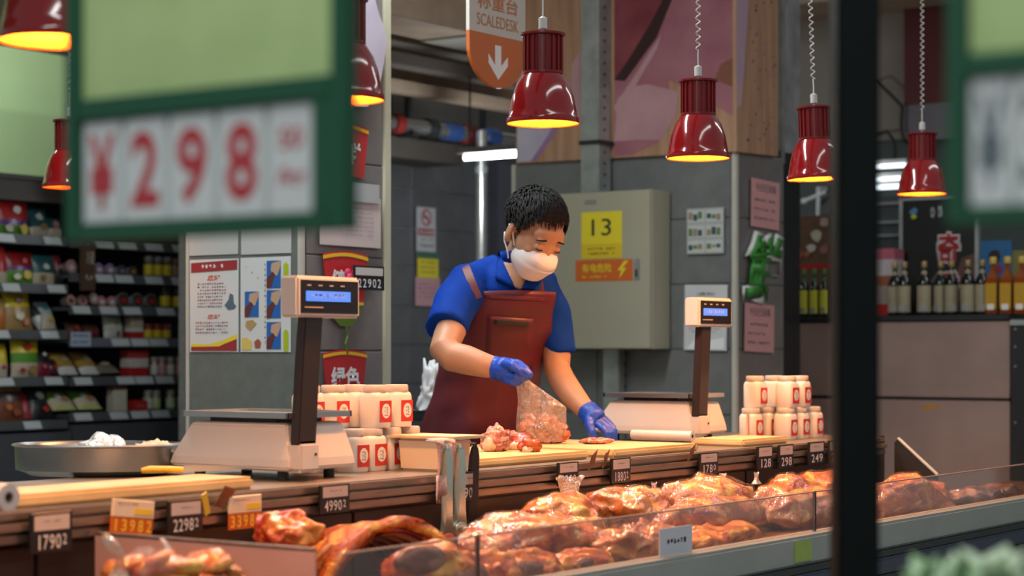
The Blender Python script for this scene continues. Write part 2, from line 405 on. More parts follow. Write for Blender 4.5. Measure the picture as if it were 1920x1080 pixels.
# --- far right: dark end wall behind the sauce cabinet
FE = Frame(at(1700, HOR, 9.6), AN)
we = struct(MB().bb(-1.0, 3.4, 0, 0.12, 0, 3.3).build('wall_right', mat('dark_green_wall', (0.045, 0.06, 0.055), 0.5, var=.2, scale=4), None, FE.P(0, 0, 0), FE.a))
za = FE.hit(1690, 262)[1]
struct(MB().bb(-1.0, 3.4, -0.015, 0.001, za, 3.3).build('wall_right_upper', mat('dim_cream_wall', (0.28, 0.24, 0.20), 0.7, var=.15, scale=3), None, FE.P(0, 0, 0), FE.a))
zz = FE.hit(1740, 18)[1]
struct(MB().bb(-1.0, 3.4, -0.5, -0.015, zz, zz+.4).build('ceiling_edge', M_BEAM, None, FE.P(0, 0, 0), FE.a))
x0, z1 = FE.hit(1695, 20, -.08); x1, z0 = FE.hit(1800, 190, -.08)
rp = thing('red_wall_panel', 'tall dark red panel on the end wall behind the rightmost lamp', 'panel', FE.P((x0+x1)/2, -.08, 0), FE.a)
MB().bb((x0-x1)/2, (x1-x0)/2, 0, .064, z0, zz).build('panel', mat('dark_red_panel', (0.10, 0.012, 0.01), 0.5), rp, bevel=.003)
MB().bb((x0-x1)/2, (x1-x0)/2, .002, .064, FE.hit(1740, 262, -.08)[1], z0).build('panel_foot', mat('mauve_panel', (0.16, 0.14, 0.16), 0.5), rp)
# black cables on the end wall
for i, pp in enumerate((((1640, 150), (1668, 175), (1692, 200), (1690, 235), (1694, 260)), ((1640, 250), (1660, 245), (1672, 262), (1676, 285), (1672, 300)))):
    pts = [];
    for (u_, v_) in pp: x_, z_ = FE.hit(u_, v_, -.1); pts.append((x_, -.1+.02*i, z_))
    pts = [(pts[0][0]-.05, -.03, pts[0][1+1])] + pts + [(pts[-1][0], -.03, pts[-1][2]-.02)]
    tag(MB().tube(pts, 0.008, 8).build('cable', M_DKMETAL, None, FE.P(0, 0, 0), FE.a, smooth=True), ['upper black cable curling beside the dark red panel', 'lower black cable hanging below the other by the red panel'][i], 'cable')
# lit shelf tubes far right
for i, v_ in enumerate((313, 337, 352)):
    x0, z_ = FE.hit(1630, v_, -.12); x1, _ = FE.hit(1700, v_, -.12)
    r = thing('tube_light', ['topmost', 'middle', 'lowest'][i]+' of three lit tubes on the end wall left of the lamp', 'light', FE.P((x0+x1)/2, -.12, z_), FE.a, 'tubes on the end wall')
    MB().bb((x0-x1)/2, (x1-x0)/2, 0.0, .119, .012, .03).build('housing', M_STEEL, r)
    MB().tube([((x0-x1)/2+.01, 0.01, 0), ((x1-x0)/2-.01, 0.01, 0)], 0.011, 10).build('tube', mat('lit_tube', (.9, .95, 1), .4, emit=(.8, .92, 1), estr=2.2), r, smooth=True)
# fluorescent fixture in the passage
FX = Frame(at(920, HOR, 8.7), AN)
x0, z_ = FX.hit(868, 296); x1, _ = FX.hit(1000, 296)
r = thing('fluorescent_fixture', 'lit fluorescent fixture hanging in the passage beside the scale desk sign', 'light', FX.P((x0+x1)/2, 0, z_), FX.a)
hw = (x1-x0)/2
MB().box(0, 0, .028, 2*hw, .11, .03, tx=.97, ty=.5).build('reflector', M_STEEL, r)
MB().tube([(-hw+.01, 0, 0), (hw-.01, 0, 0)], .013, 12).build('tube', mat('lit_tube2', (.9, .95, 1), .4, emit=(.85, .95, 1), estr=4.5), r, smooth=True)
l = bpy.data.lights.new('tube_glow', 'POINT'); l.energy = 16; l.color = (.9, .97, 1); l.shadow_soft_size = .08
lo = bpy.data.objects.new('tube_glow', l); COL.objects.link(lo); lo.location = FX.P((x0+x1)/2, 0, z_-.1)
for s_ in (-.8, .8): MB().bb(hw*s_-.003, hw*s_+.003, -.003, .003, .04, 3.3-z_).build('hanger_wire', M_DKMETAL, r)
# ================================================================ things on the columns
M_BOX = mat('beige_enclosure', (0.40, 0.375, 0.285), 0.45, var=0.06, scale=3)
# square steel posts in front of the right column
def post(name, label, F, u0, u1, z0, z1, d, bk=.009):
    xa, _ = F.hit(u0, 400, -d); xb, _ = F.hit(u1, 400, -d)
    r = thing(name, label, 'post', F.P((xa+xb)/2, -d, z0), F.a)
    wd = xb-xa; h = z1-z0
    MB().bb(-wd/2, wd/2, 0, d-bk, 0, h).build('tube', M_GALV, r, bevel=.004)
    # bolt holes punched down the right-hand side
    for k in range(int(h/0.045)):
        MB().lathe([(0.006, 0), (0.006, .002)], 8).build('bolt_hole', M_DKMETAL, r, loc=(wd/2+.0005, .045, .03+k*.045)).rotation_euler = (0, PI/2, 0)
    return r
post('steel_post', 'galvanised square steel post rising above the beige electric box', K1, 1088, 1122, K1.hit(1105, 358)[1]-.02, 2.62, .12, .024)
post('steel_post', 'short galvanised steel post below the beige electric box', K1, 1130, 1160, 0.0, K1.hit(1145, 660)[1]+.02, .06)
# dark tie round the post
xa, z_ = K1.hit(1087, 268, -.125); xb, _ = K1.hit(1123, 268, -.125)
tag(MB().bb(xa-.004, xb+.006, -.126, -.02, z_-.008, z_+.008).build('cable_tie', M_DKMETAL, None, K1.P(0, 0, 0), K1.a), 'black tie strapped round the upper square steel post', 'tie')
# electric box
bd = 0.16
xa, zt_ = K1.hit(1028, 358, -bd); xb, zb_ = K1.hit(1220, 655, -bd); zt_ = K1.hit(1220, 354, -bd)[1]
eb = thing('electric_box', 'beige steel electric box on the grey column behind the man', 'electric box', K1.P((xa+xb)/2, -bd, zb_), K1.a)
W_, H_ = xb-xa, zt_-zb_
MB().bb(-W_/2, W_/2, .012, bd-.009, 0, H_).build('body', M_BOX, eb, bevel=.004)
MB().bb(-W_/2+.003, W_/2-.003, 0, .011, .003, H_-.003).build('door', M_BOX, eb, bevel=.003)
lk = MB().bb(-.012, .012, -.006, .001, -.042, .042).build('lock', M_STEEL, eb, loc=(W_/2-.062, 0, H_*.5), bevel=.003)
MB().bb(-.005, .005, -.01, -.005, -.03, .0).build('lever', mat('dark_lever', (.06, .06, .06), .4), lk)
MB().bb(-.028, .028, -.003, .001, -.008, .008).build('badge', M_STEEL, eb, loc=(-W_*.08, 0, H_-.04), bevel=.002)
# --- prints stuck on the box
YEL = mat('yellow_print', (0.80, 0.66, 0.03), 0.45); ORG = mat('orange_red_print', (0.62, 0.13, 0.02), 0.45)
r, a, b = sheet(K1, 'number_notice', 'yellow notice with the number 13 on the electric box', 'notice', 1090, 397, 1166, 485, YEL, -bd, group=None)
text('13', BLACK, r, 0, b*.67, w=a*.48, h=b*.36, bold=.0)
patch(mat('darker_yellow', (0.72, 0.52, 0.02), .45), r, [(-a/2, 0), (a/2, 0), (a/2, b*.32), (-a/2, b*.32)])
for k in range(2): scribble(BLACK, r, -a*.34, a*.34, b*(.21-.10*k), b*.045, y=-.0012, n=9, seed=k)
r, a, b = sheet(K1, 'danger_plate', 'orange electric danger plate with yellow lightning bolt on the electric box', 'sign', 1079, 487, 1186, 527, ORG, -bd)
text('有电危险', YEL, r, -a*.12, b*.62, w=a*.52, h=b*.42, bold=.012)
scribble(YEL, r, -a*.38, a*.14, b*.2, b*.13, n=12, seed=5)
patch(YEL, r, [(a*.36, b*.92), (a*.24, b*.48), (a*.31, b*.5), (a*.27, b*.1), (a*.40, b*.6), (a*.33, b*.58), (a*.43, b*.92)], y=-.0008)
# --- papers on the right column, front
PINK = mat('pink_paper', (0.66, 0.33, 0.33), 0.6, var=.06, scale=8)
r, a, b = sheet(K1, 'photo_card_sheet', 'clear sheet of six small photo cards on the grey column', 'photos', 1288, 390, 1357, 476, mat('grey_card', (.42, .43, .43), .3), 0, lift=.012, t=.003)
cg = [mat('card_green', (.12, .2, .08), .4), mat('card_light', (.5, .55, .52), .4), mat('card_dark', (.06, .07, .1), .4), mat('card_tan', (.3, .22, .17), .4)]
for i in range(2):
    for j in range(3):
        x_, z_ = -a*.25+a*.5*i, b*(.16+.33*j)
        cd = MB().bb(-a*.22, a*.22, -.002, 0, -b*.13, b*.13).build('photo', cg[1], r, loc=(x_, 0, z_))
        for q in range(3): MB().bb(a*(-.2+.13*q), a*(-.09+.13*q), -.0026, -.002, b*random.uniform(-.1, -.02), b*random.uniform(.03, .11)).build('image', cg[[2, 0, 3][(q+i+j) % 3]], cd)
r, a, b = sheet(K1, 'white_notice', 'white printed sheet with torn foot behind the far scale display', 'notice', 1282, 534, 1362, 657, PAPER, 0, lift=.012, tilt=.02)
text('通知', INK, r, 0, b*.86, w=a*.4, h=b*.05)
for k in range(12): scribble(INK, r, -a*.38, a*(.36-.1*(k % 4 == 3)), b*(.78-.045*k), b*.018, n=15, seed=20+k)
patch(mat('painted_glare', (.8, .82, .84), .15), r, [(-a*.45, b*.01), (-a*.2, b*.2), (-a*.1, b*.05), (a*.1, b*.16), (a*.44, b*.2), (a*.44, b*.02)], y=-.0008)  # glare painted as a pale zigzag patch at the foot
# --- papers on the right column, side
for i, (v0, v1, u0, u1) in enumerate(((338, 428, 1408, 1461), (570, 660, 1396, 1451))):
    r, a, b = sheet(K1b, 'pink_notice', ['upper', 'lower'][i]+' pink handwritten notice '+['above', 'below']  [i]+' the green character sign', 'notice', u0, v0, u1, v1, PINK, 0, lift=.01, tilt=.03)
    text('今日已消毒', INK, r, 0, b*.83, w=a*.72, h=b*.17)
    for k in range(3): scribble(INK, r, -a*.4, a*.36, b*(.57-.19*k), b*.055, n=9, seed=40+k+9*i)
GREEN = mat('green_acrylic', (0.035, 0.22, 0.03), 0.3)
x0, z1 = K1b.hit(1400, 436, -.02); x1, z0 = K1b.hit(1467, 568, -.02)
r = thing('character_sign', 'green cut-out character sign with white outline on the column side', 'sign', K1b.P((x0+x1)/2, -.02, z0), K1b.a)
def extr_text(body, m, parent, x, z, w, h, y0, y1, bold, name, shear=0.0):
    o = text(body, m, parent, x, z, w, h, y=0, bold=bold, name=name, shear=shear)
    bm = bmesh.new(); bm.from_mesh(o.data)
    bmesh.ops.remove_doubles(bm, verts=bm.verts, dist=1e-6)
    ret = bmesh.ops.extrude_face_region(bm, geom=bm.faces[:])
    for e in ret['geom']:
        if isinstance(e, bmesh.types.BMVert): e.co.y = y0
    for v in bm.verts:
        if abs(v.co.y) < 1e-9 and y0 != 0: v.co.y = y1
    bmesh.ops.recalc_face_normals(bm, faces=bm.faces); bm.to_mesh(o.data); bm.free()
    return o
aw, ah = x1-x0, z1-z0
extr_text('鲜', mat('white_acrylic', (.62, .62, .6), .35), r, 0, ah/2, aw*1.12, ah*1.08, .002, .012, .075, 'backing', .22)
extr_text('鲜', GREEN, r, 0, ah/2, aw*.98, ah*.97, -.004, .002, .032, 'character', .22)
# --- left column front: posters
M_POSTW = mat('poster_white', (0.60, 0.63, 0.64), 0.35)
MAROON = mat('maroon_print', (0.30, 0.03, 0.035), .4)
for i, (u0, u1) in enumerate(((355, 446), (452, 546))):
    sheet(K2, 'blank_sheet', ['left', 'right'][i]+' blank white sheet above the posters on the left column', 'sheet', u0, 380, u1, 478 if i == 0 else 476, mat('dull_white_sheet', (.48, .5, .5), .4), 0, group=None)
r, a, b = sheet(K2, 'rules_poster', 'white poster with maroon header and yellow wave on the left column', 'poster', 356, 486, 447, 660, M_POSTW, 0)
patch(MAROON, r, [(-a*.47, b*.86), (a*.48, b*.88), (a*.48, b*.985), (-a*.47, b*.965)])
scribble(WHITE, r, -a*.26, a*.3, b*.925, b*.045, y=-.0012, n=7, seed=61)
text('您好', mat('orange_ink', (.6, .12, .03), .5), r, 0, b*.8, w=a*.28, h=b*.06, bold=.02, shear=.2)
text('您好', MATS['orange_ink'], r, 0, b*.38, w=a*.28, h=b*.05, bold=.02, shear=.2)
for k in range(8): scribble([REDINK, INK][k % 2], r, -a*.34, a*(.18 if k > 3 else .26), b*(.735-.035*k), b*.018, n=12, seed=70+k)
for k in range(4): scribble([REDINK, INK][k % 2], r, -a*.38, a*(.3), b*(.315-.035*k), b*.018, n=15, seed=80+k)
patch(mat('figure_blue', (.08, .14, .18), .5), r, [(a*.3, b*.45), (a*.22, b*.5), (a*.3, b*.56), (a*.33, b*.63), (a*.4, b*.61), (a*.41, b*.52), (a*.46, b*.49), (a*.42, b*.46)])
patch(mat('yellow_wave', (.75, .58, .03), .4), r, [(-a*.46, b*.09), (-a*.1, b*.08), (a*.18, b*.12), (a*.47, b*.19), (a*.47, b*.14), (a*.1, b*.06), (-a*.46, b*.055)], y=-.0012)
patch(MAROON, r, [(-a*.47, b*.012), (a*.47, b*.012), (a*.47, b*.15), (a*.15, b*.085), (-a*.1, b*.058), (-a*.47, b*.06)])
r, a, b = sheet(K2, 'photo_poster', 'white poster with blue photo squares of hands on the left column', 'poster', 451, 482, 545, 660, M_POSTW, 0)
BLUEP = mat('photo_blue', (0.02, 0.12, 0.42), .4); SKINP = mat('photo_skin', (.5, .33, .22), .5); MEATP = mat('photo_meat', (.12, .03, .03), .5)
for (cx, z0, z1) in ((.17, .66, .97), (.17, .345, .66), (.17, .02, .325), (-.27, .36, .65)):
    x0, x1 = a*(cx-.14), a*(cx+.14); z0, z1 = b*z0+b*.01, b*z1-b*.01; h_ = z1-z0
    p = patch(BLUEP, r, [(x0, z0), (x1, z0), (x1, z1), (x0, z1)], name='photo')
    patch(SKINP, p, [(x0+.5*(x1-x0), z0+.5*h_), (x0+.75*(x1-x0), z0+.45*h_), (x1, z0+.8*h_), (x1, z1), (x0+.35*(x1-x0), z0+.9*h_), (x0+.3*(x1-x0), z0+.65*h_)], y=-.0012, name='hand')
    patch(MEATP, p, [(x0, z0), (x0+.3*(x1-x0), z0), (x0+.6*(x1-x0), z0+.5*h_), (x0+.45*(x1-x0), z0+.6*h_), (x0, z0+.35*h_)], y=-.0013, name='knife')
for z_ in (.82, .12): patch(mat('lime_print', (.38, .48, .02), .4), r, [(a*.36, b*(z_-.1)), (a*.41, b*(z_-.12)), (a*.46, b*(z_-.1)), (a*.46, b*(z_+.09)), (a*.41, b*(z_+.12)), (a*.36, b*(z_+.09))])
patch(mat('ginger_print', (.4, .28, .12), .5), r, [(-a*.4, b*.27), (-a*.3, b*.22), (-a*.17, b*.3), (-a*.25, b*.34), (-a*.38, b*.33)])
patch(mat('butter_print', (.65, .5, .12), .5), r, [(-a*.47, b*.02), (-a*.28, b*.02), (-a*.26, b*.1), (-a*.36, b*.15), (-a*.47, b*.15)])
patch(mat('steak_print', (.35, .09, .05), .5), r, [(-a*.2, b*.04), (-a*.1, b*.04), (-a*.08, b*.1), (-a*.14, b*.14), (-a*.22, b*.11)])
for k in range(3): scribble(INK, r, -a*(.4-.12*k), -a*(.36-.12*k), b*(.9-.06*k), b*.02, n=1, seed=90+k)
for k in range(16): scribble(INK, r, a*.0-.003, a*.02, b*(.92-.055*k), b*.022, n=1, seed=100+k)
# --- left column side: red fan-shaped banners, paper, rose, tag
BRED = mat('banner_red', (0.50, 0.02, 0.025), .35); BYEL = mat('banner_yellow', (.78, .5, .02), .4)
def banner(label, F, u0, v0, u1, v1, chars, tail=False):
    x0, z1 = F.hit(u0, v0, -.012); x1, _ = F.hit(u1, v0, -.012); z0 = F.hit((u0+u1)/2, v1, -.012)[1]
    a, b = x1-x0, z1-z0
    r = thing('red_banner', label, 'banner', F.P((x0+x1)/2, -.012, z0), F.a, 'red banners on the left column')
    def arc(z, bow, n=8): return [(-a/2+a*i/n, z+bow*math.sin(PI*i/n)) for i in range(n+1)]
    MB().prism([(-a*.40, 0)]+[(a*.40, 0)]+list(reversed(arc(b*.93, b*.07))), 0, .003).build('sheet', BRED, r)
    lo, hi = arc(b*.83, b*.07), arc(b*.895, b*.07)
    MB().prism(lo+list(reversed(hi)), -.001, 0).build('stripe', BYEL, r)
    if tail:
        MB().prism([(-a*.38, 0), (a*.38, 0), (a*.33, -b*.22), (a*.12, -b*.42), (-a*.12, -b*.42), (-a*.33, -b*.22)], 0, .003).build('leaf_tail', mat('leaf_green', (.10, .17, .02), .5), r)
        MB().bb(-a*.39, a*.39, -.001, 0, -b*.02, b*.04).build('stripe', BYEL, r)
        MB().tube([(0, .0, -b*.4), (a*.04, 0, -b*.6), (-.002, .0, -b*.75), (a*.03, 0, -b*.95)], .004, 6).build('stem', MATS['leaf_green'], r)
    if chars: text(chars, WHITE, r, 0, b*.42, w=a*.66, h=b*.46, bold=.03, y=-.0012)
    return r
banner('topmost red banner with white characters, high on the left column side', K2b, 600, 222, 691, 330, '新鲜')
banner('red banner with green leaf tail behind the pink rose and price tag', K2b, 606, 468, 690, 570, '健康', True)
banner('lowest red banner with white characters, just above the white jars', K2b, 606, 656, 688, 745, '绿色')
r, a, b = sheet(K2b, 'document_sheet', 'pinkish document in a clear sleeve high on the left column side', 'notice', 600, 368, 714, 462, mat('pinkish_paper', (.56, .47, .46), .5), 0, lift=.012)
for k in range(8): scribble(mat('faint_ink', (.36, .3, .3), .6), r, -a*.2, a*.38, b*(.86-.09*k), b*.03, n=12, seed=120+k)
sl = MB().bb(-a*.2, a*.46, -.004, -.003, b*.9, b*1.28).build('sleeve', mat('clear_sleeve', (.4, .4, .41), .15), r)
# rose sticker
x_, z_ = K2b.hit(650, 524, -.02)
r = thing('rose_ornament', 'pink cloth rose pinned beside the black price tag on the column', 'ornament', K2b.P(x_, -.03, z_), K2b.a)
rs = mat('rose_pink', (.55, .02, .10), .5, col2=(.35, .01, .05), scale=40)
for k in range(9):
    an = k*2.4; rr = .006+.0022*k
    M_ = Matrix.Rotation(an, 4, 'Y') @ Matrix.Rotation(.5, 4, 'X')
    MB().ell((math.cos(an)*rr, -.012+.002*k, math.sin(an)*rr), (.015, .003, .012), M_, 10, 6).build('petal', rs, r, smooth=True)
MB().bb(-.002, .002, -.002, .028, -.002, .002).build('pin', M_STEEL, r)
# white die-cut photo board above the left column
M_LAV = mat('lavender_print', (0.52, 0.50, 0.58), .4, col2=(.40, .34, .46), scale=3)
pts = [K2b.hit(u_, v_, -.03) for u_, v_ in ((560, 200), (560, -90), (690, -90), (705, 5), (712, 30), (722, 55), (725, 80), (721, 110), (714, 150), (690, 200))]
tag(MB().prism([(p[0], p[1]) for p in pts], -.03, -.004).build('die_cut_board', M_LAV, None, K2b.P(0, 0, 0), K2b.a), 'pale lavender die-cut photo board at the top of the left column', 'photo board')
# --- meat photo board above the right column
bo = -.02
def kp(lst, off=bo, F=K1): return [F.hit(u_, v_, off) for u_, v_ in lst]
mb_ = thing('meat_photo_board', 'large printed photo board of raw meat on wood above the grey column', 'photo board', K1.P(0, 0, 0), K1.a)
WOODP = mat('printed_wood', (0.46, 0.27, 0.17), .45, col2=(.36, .19, .115), scale=5, stretch=(6, 6, .6))
MB().prism([(p[0], p[1]) for p in kp([(968, 306), (1379, 284), (1379, -120), (968, -120)])], bo, -.003).build('board', WOODP, mb_)
MEAT1 = mat('printed_meat', (0.40, 0.17, 0.20), .4, col2=(.27, .085, .115), scale=4, lo=.3, hi=.7)
MEAT2 = mat('printed_pale_meat', (0.50, 0.29, 0.30), .4, col2=(.42, .22, .25), scale=5)
MEAT3 = mat('printed_dark_meat', (0.27, 0.06, 0.07), .4, col2=(.17, .03, .04), scale=5)
def pp(lst, m, y, name='print'): return MB().prism([(p[0], p[1]) for p in kp(lst)], bo-y-.0004, bo-y).build(name, m, mb_)
pp([(1152, -120), (1152, 293), (1186, 290), (1235, 266), (1255, 215), (1255, 150), (1379, 220), (1379, -120)], MEAT1, .0005)
pp([(1152, -120), (1152, 150), (1175, 130), (1220, 60), (1262, -10), (1290, -120)], MEAT3, .001)
pp([(1158, 185), (1152, 265), (1195, 262), (1240, 262), (1268, 215), (1272, 172), (1215, 158), (1185, 162)], MEAT2, .001)
pp([(1152, 150), (1172, 152), (1232, 70), (1268, -20), (1258, -30), (1222, 40), (1180, 110)], mat('printed_shadow', (.035, .012, .012), .4), .0015)
pp([(1152, 200), (1185, 150), (1240, 65), (1232, 92), (1190, 165), (1158, 225)], MEAT2, .0017)
pp([(1379, 165), (1340, 150), (1352, 120), (1379, 105)], mat('printed_brown', (.22, .08, .05), .4), .001)
pp([(970, 130), (970, 304), (995, 302), (1025, 258), (1048, 215), (1050, 130)], M_LAV, .0005)
pp([(996, 302), (1030, 252), (1052, 212), (1060, 212), (1036, 258), (1004, 302)], mat('printed_violet', (.30, .17, .36), .4), .001)
pp([(1073, 120), (1070, 200), (1088, 235), (1088, 95)], MEAT2, .001)
mb2 = thing('meat_photo_board', 'wood and spice photo board on the side above the grey column', 'photo board', K1b.P(0, 0, 0), K1b.a)
q = [K1b.hit(u_, v_, bo) for u_, v_ in ((1381, 284), (1459, 293), (1459, -120), (1381, -120))]
MB().prism(q, bo, -.003).build('board', WOODP, mb2)
q = [K1b.hit(u_, v_, bo) for u_, v_ in ((1381, 205), (1390, 195), (1397, 100), (1412, -120), (1381, -120))]
MB().prism(q, bo-.001, bo-.0005).build('print', mat('printed_lilac', (.42, .29, .42), .4, col2=(.5, .33, .33), scale=8), mb2)
rn = random.Random(3)
for k in range(42):
    u_, v_ = rn.uniform(1402, 1455), rn.uniform(2, 278); s_ = rn.uniform(1.0, 2.6)
    q = [K1b.hit(u_+s_*math.cos(t)*rn.uniform(.5, 1), v_+s_*1.3*math.sin(t), bo) for t in (0, 1.2, 2.4, 3.7, 5)]
    MB().prism(list(reversed(q)), bo-.001, bo-.0005).build('spice_print', [MATS['printed_brown'], MATS['printed_violet'], MATS['printed_shadow']][k % 3], mb2)
# pale flaking upright and dark angle iron right of the column
FQ = Frame(at(1480, HOR, 8.3), AD)
xa, z_ = FQ.hit(1468, 285); xb, _ = FQ.hit(1500, 285)
r = thing('flaking_upright', 'pale flaking upright beside the meat photo board', 'post', FQ.P((xa+xb)/2, 0, 0), FQ.a)
MB().bb((xa-xb)/2, (xb-xa)/2, 0, .06, z_, 3.0).build('board', mat('flaking_white', (.33, .32, .33), .7, col2=(.2, .19, .2), scale=9), r)
MB().bb((xa-xb)/2-.03, (xa-xb)/2, -.01, .05, z_-.05, 3.0).build('edge_strip', M_GALV, r)
MB().bb((xa-xb)/2-.04, (xb-xa)/2, .0, .06, 0, z_).build('dark_upright', M_DKMETAL, r)
# --- passage wall notices
r, a, b = sheet(FWB, 'no_smoking_notice', 'white no smoking notice on the passage wall left of the man', 'notice', 781, 389, 817, 472, mat('notice_white', (.55, .55, .58), .4), 0, lift=.012)
ring = MB()
ro, ri = a*.27, a*.21
pts_o = [(math.cos(2*PI*k/24)*ro, b*.77+math.sin(2*PI*k/24)*ro) for k in range(24)]; pts_i = [(math.cos(2*PI*k/24)*ri, b*.77+math.sin(2*PI*k/24)*ri) for k in range(24)]
for k in range(24):
    k2 = (k+1) % 24; ring.quad((*[pts_o[k][0]], -.001, pts_o[k][1]), (pts_o[k2][0], -.001, pts_o[k2][1]), (pts_i[k2][0], -.001, pts_i[k2][1]), (pts_i[k][0], -.001, pts_i[k][1]))
ring.prism([(-ri*.8, b*.77+ri*.55), (-ri*.55, b*.77+ri*.8), (ri*.8, b*.77-ri*.55), (ri*.55, b*.77-ri*.8)], -.0012, -.001)
ring.build('prohibition_ring', REDINK, r)
MB().bb(-a*.18, a*.14, -.0009, -.0005, b*.755, b*.785).build('cigarette', BLACK, r)
patch(mat('notice_red', (.35, .04, .05), .5), r, [(-a*.42, b*.36), (a*.4, b*.36), (a*.4, b*.52), (-a*.42, b*.52)])
text('禁止吸烟', WHITE, r, 0, b*.44, w=a*.7, h=b*.1, y=-.0012)
scribble(INK, r, -a*.3, a*.36, b*.28, b*.04, n=7, seed=150); scribble(INK, r, -a*.38, a*.38, b*.13, b*.07, n=7, seed=151)
r, a, b = sheet(FWB, 'yellow_notice', 'small yellow notice with green top above the pink one in the passage', 'notice', 783, 474, 822, 521, YEL, 0, lift=.014)
patch(mat('notice_green', (.05, .16, .1), .5), r, [(-a/2, b*.77), (a/2, b*.77), (a/2, b), (-a/2, b)])
for k in range(3): scribble(INK, r, -a*.35, a*.35, b*(.62-.2*k), b*.08, n=8, seed=155+k)
r, a, b = sheet(FWB, 'pink_notice', 'pink notice on the passage wall beside the blue sleeve', 'notice', 779, 520, 825, 574, mat('rosy_paper', (.62, .33, .38), .5), 0, lift=.012)
for k in range(4): scribble(INK, r, -a*.4, a*.35, b*(.76-.15*k), b*.05, n=9, seed=160+k)
# ================================================================ open coolers on the left, stocked
M_SHELF = mat('dark_grey_shelf', (0.075, 0.08, 0.09), 0.4, var=.1, scale=6)
M_BLUEL = mat('blue_grey_lip', (0.115, 0.125, 0.16), 0.35)
M_TICK = mat('ticket_white', (0.50, 0.55, 0.57), 0.35)
M_COOLIN = mat('cooler_inside', (0.012, 0.012, 0.014), 0.6)
ORD = ['top', 'second', 'third', 'fourth', 'fifth', 'sixth']
def cooler(name, label, u0, u1, vref, vs, tick):
    xa, xb = FG.hit(u0, HOR)[0], FG.hit(u1, HOR)[0]
    r = thing(name, label, 'cooler', FG.P(0, 0, 0), FG.a)
    zs = [FG.hit(vref, v_)[1] for v_ in vs]
    ztop = FG.hit(vref, 372)[1]; zbase = zs[-1]-.035
    MB().bb(xa, xb, .52, .56, 0, ztop).build('back_panel', M_COOLIN, r)
    MB().bb(xa, xb, .02, .56, ztop-.01, ztop+.02).build('canopy', mat('brown_canopy', (.055, .04, .035), .5), r)
    MB().bb(xa, xb, .03, .09, ztop, FG.hit(vref, 330)[1]).build('header', MATS['brown_canopy'], r)
    MB().bb(xa, xb, -.02, .56, 0, zbase).build('plinth', mat('slate_plinth', (.06, .062, .075), .45, var=.1, scale=5), r)
    for i, z_ in enumerate(zs):
        s = MB().bb(xa, xb, .004, .52, z_-.004, z_+.012).build('shelf', M_SHELF, r)
        MB().bb(xa, xb, 0, .012, z_-.022, z_+.020).build('lip', M_BLUEL if (i == 3 and len(vs) == 6) else M_SHELF, s, bevel=.003)
        for tu in tick[i]:
            tx = FG.hit(tu, HOR)[0]; w_ = FG.hit(tu+16, HOR)[0]-tx
            MB().rings([[(tx-w_+.01, -.003, z_-.017), (tx+w_+.01, -.003, z_-.017), (tx+w_+.01, .0, z_-.017), (tx-w_+.01, .0, z_-.017)], [(tx-w_-.006, -.003, z_+.017), (tx+w_-.006, -.003, z_+.017), (tx+w_-.006, 0, z_+.017), (tx-w_-.006, 0, z_+.017)]]).build('price_ticket', M_TICK, s)
    return zs
ZL = cooler('open_cooler', 'dark open cooler shelves at the far left edge', -60, 128, 60, [449, 540, 627, 715, 797], [[10, 98], [20, 105], [0, 92], [8, 100], [60]])
ZR = cooler('open_cooler', 'dark open cooler shelves between the left cooler and the postered column', 131, 520, 250, [461, 524, 583, 642, 713, 778], [[195, 238, 288, 340], [195, 232, 288, 338], [152, 203, 247, 310], [225, 262, 297], [155, 235, 270, 308], [155, 222, 262, 300]])
# -------- product makers (origin bottom centre, front faces -y)
def c_(c, rough=.3): return mat('pack_%02x%02x%02x' % tuple(int(255*x) for x in c), c, rough, var=.12, scale=35)
def pouch(label, w, h, d, bands, group=None, crimp=True):
    """soft bag built of printed bands from bottom to top: [(fraction, colour)]"""
    r = thing('snack_pouch', label, 'food packet', group=group)
    n = 10; z = 0.0; allz = [0]
    for fr, _ in bands: allz.append(allz[-1]+fr)
    tot = allz[-1]
    def ring(t):
        bul = math.sin(PI*min(max(t, 0.0), 1))**.6
        ww = w*(1-.06*bul); dd = max(.003, d*bul)
        return [(math.copysign(abs(math.cos(a))**.75, math.cos(a))*ww/2, math.sin(a)*dd/2, h*t) for a in [2*PI*k/n for k in range(n)]]
    for i, (fr, c) in enumerate(bands):
        t0, t1 = allz[i]/tot, allz[i+1]/tot; k = max(2, int((t1-t0)*8))
        MB().rings([ring(t0+(t1-t0)*j/k) for j in range(k+1)]).build(['base_band', 'middle_band', 'top_band', 'crimp_band'][min(i, 3)], c_(c), r, smooth=True)
    return r
def badge(r, x, z, rad, c, y, c2=None):
    o = MB().prism([(x+rad*math.cos(a), z+rad*1.1*math.sin(a)) for a in [2*PI*k/12 for k in range(12)]], y, y+.004).build('emblem', c_(c), r)
    if c2: MB().prism([(x+rad*.6*math.cos(a), z+rad*.6*math.sin(a)) for a in [2*PI*k/10 for k in range(10)]], y-.0006, y).build('emblem_print', c_(c2), o)
def blob(r, x, z, sx, sz, c, y, seed):
    rn = random.Random(seed)
    MB().prism([(x+sx*rn.uniform(.6, 1)*math.cos(a), z+sz*rn.uniform(.6, 1)*math.sin(a)) for a in [2*PI*k/9 for k in range(9)]], y, y+.004).build('food_print', c_(c), r)
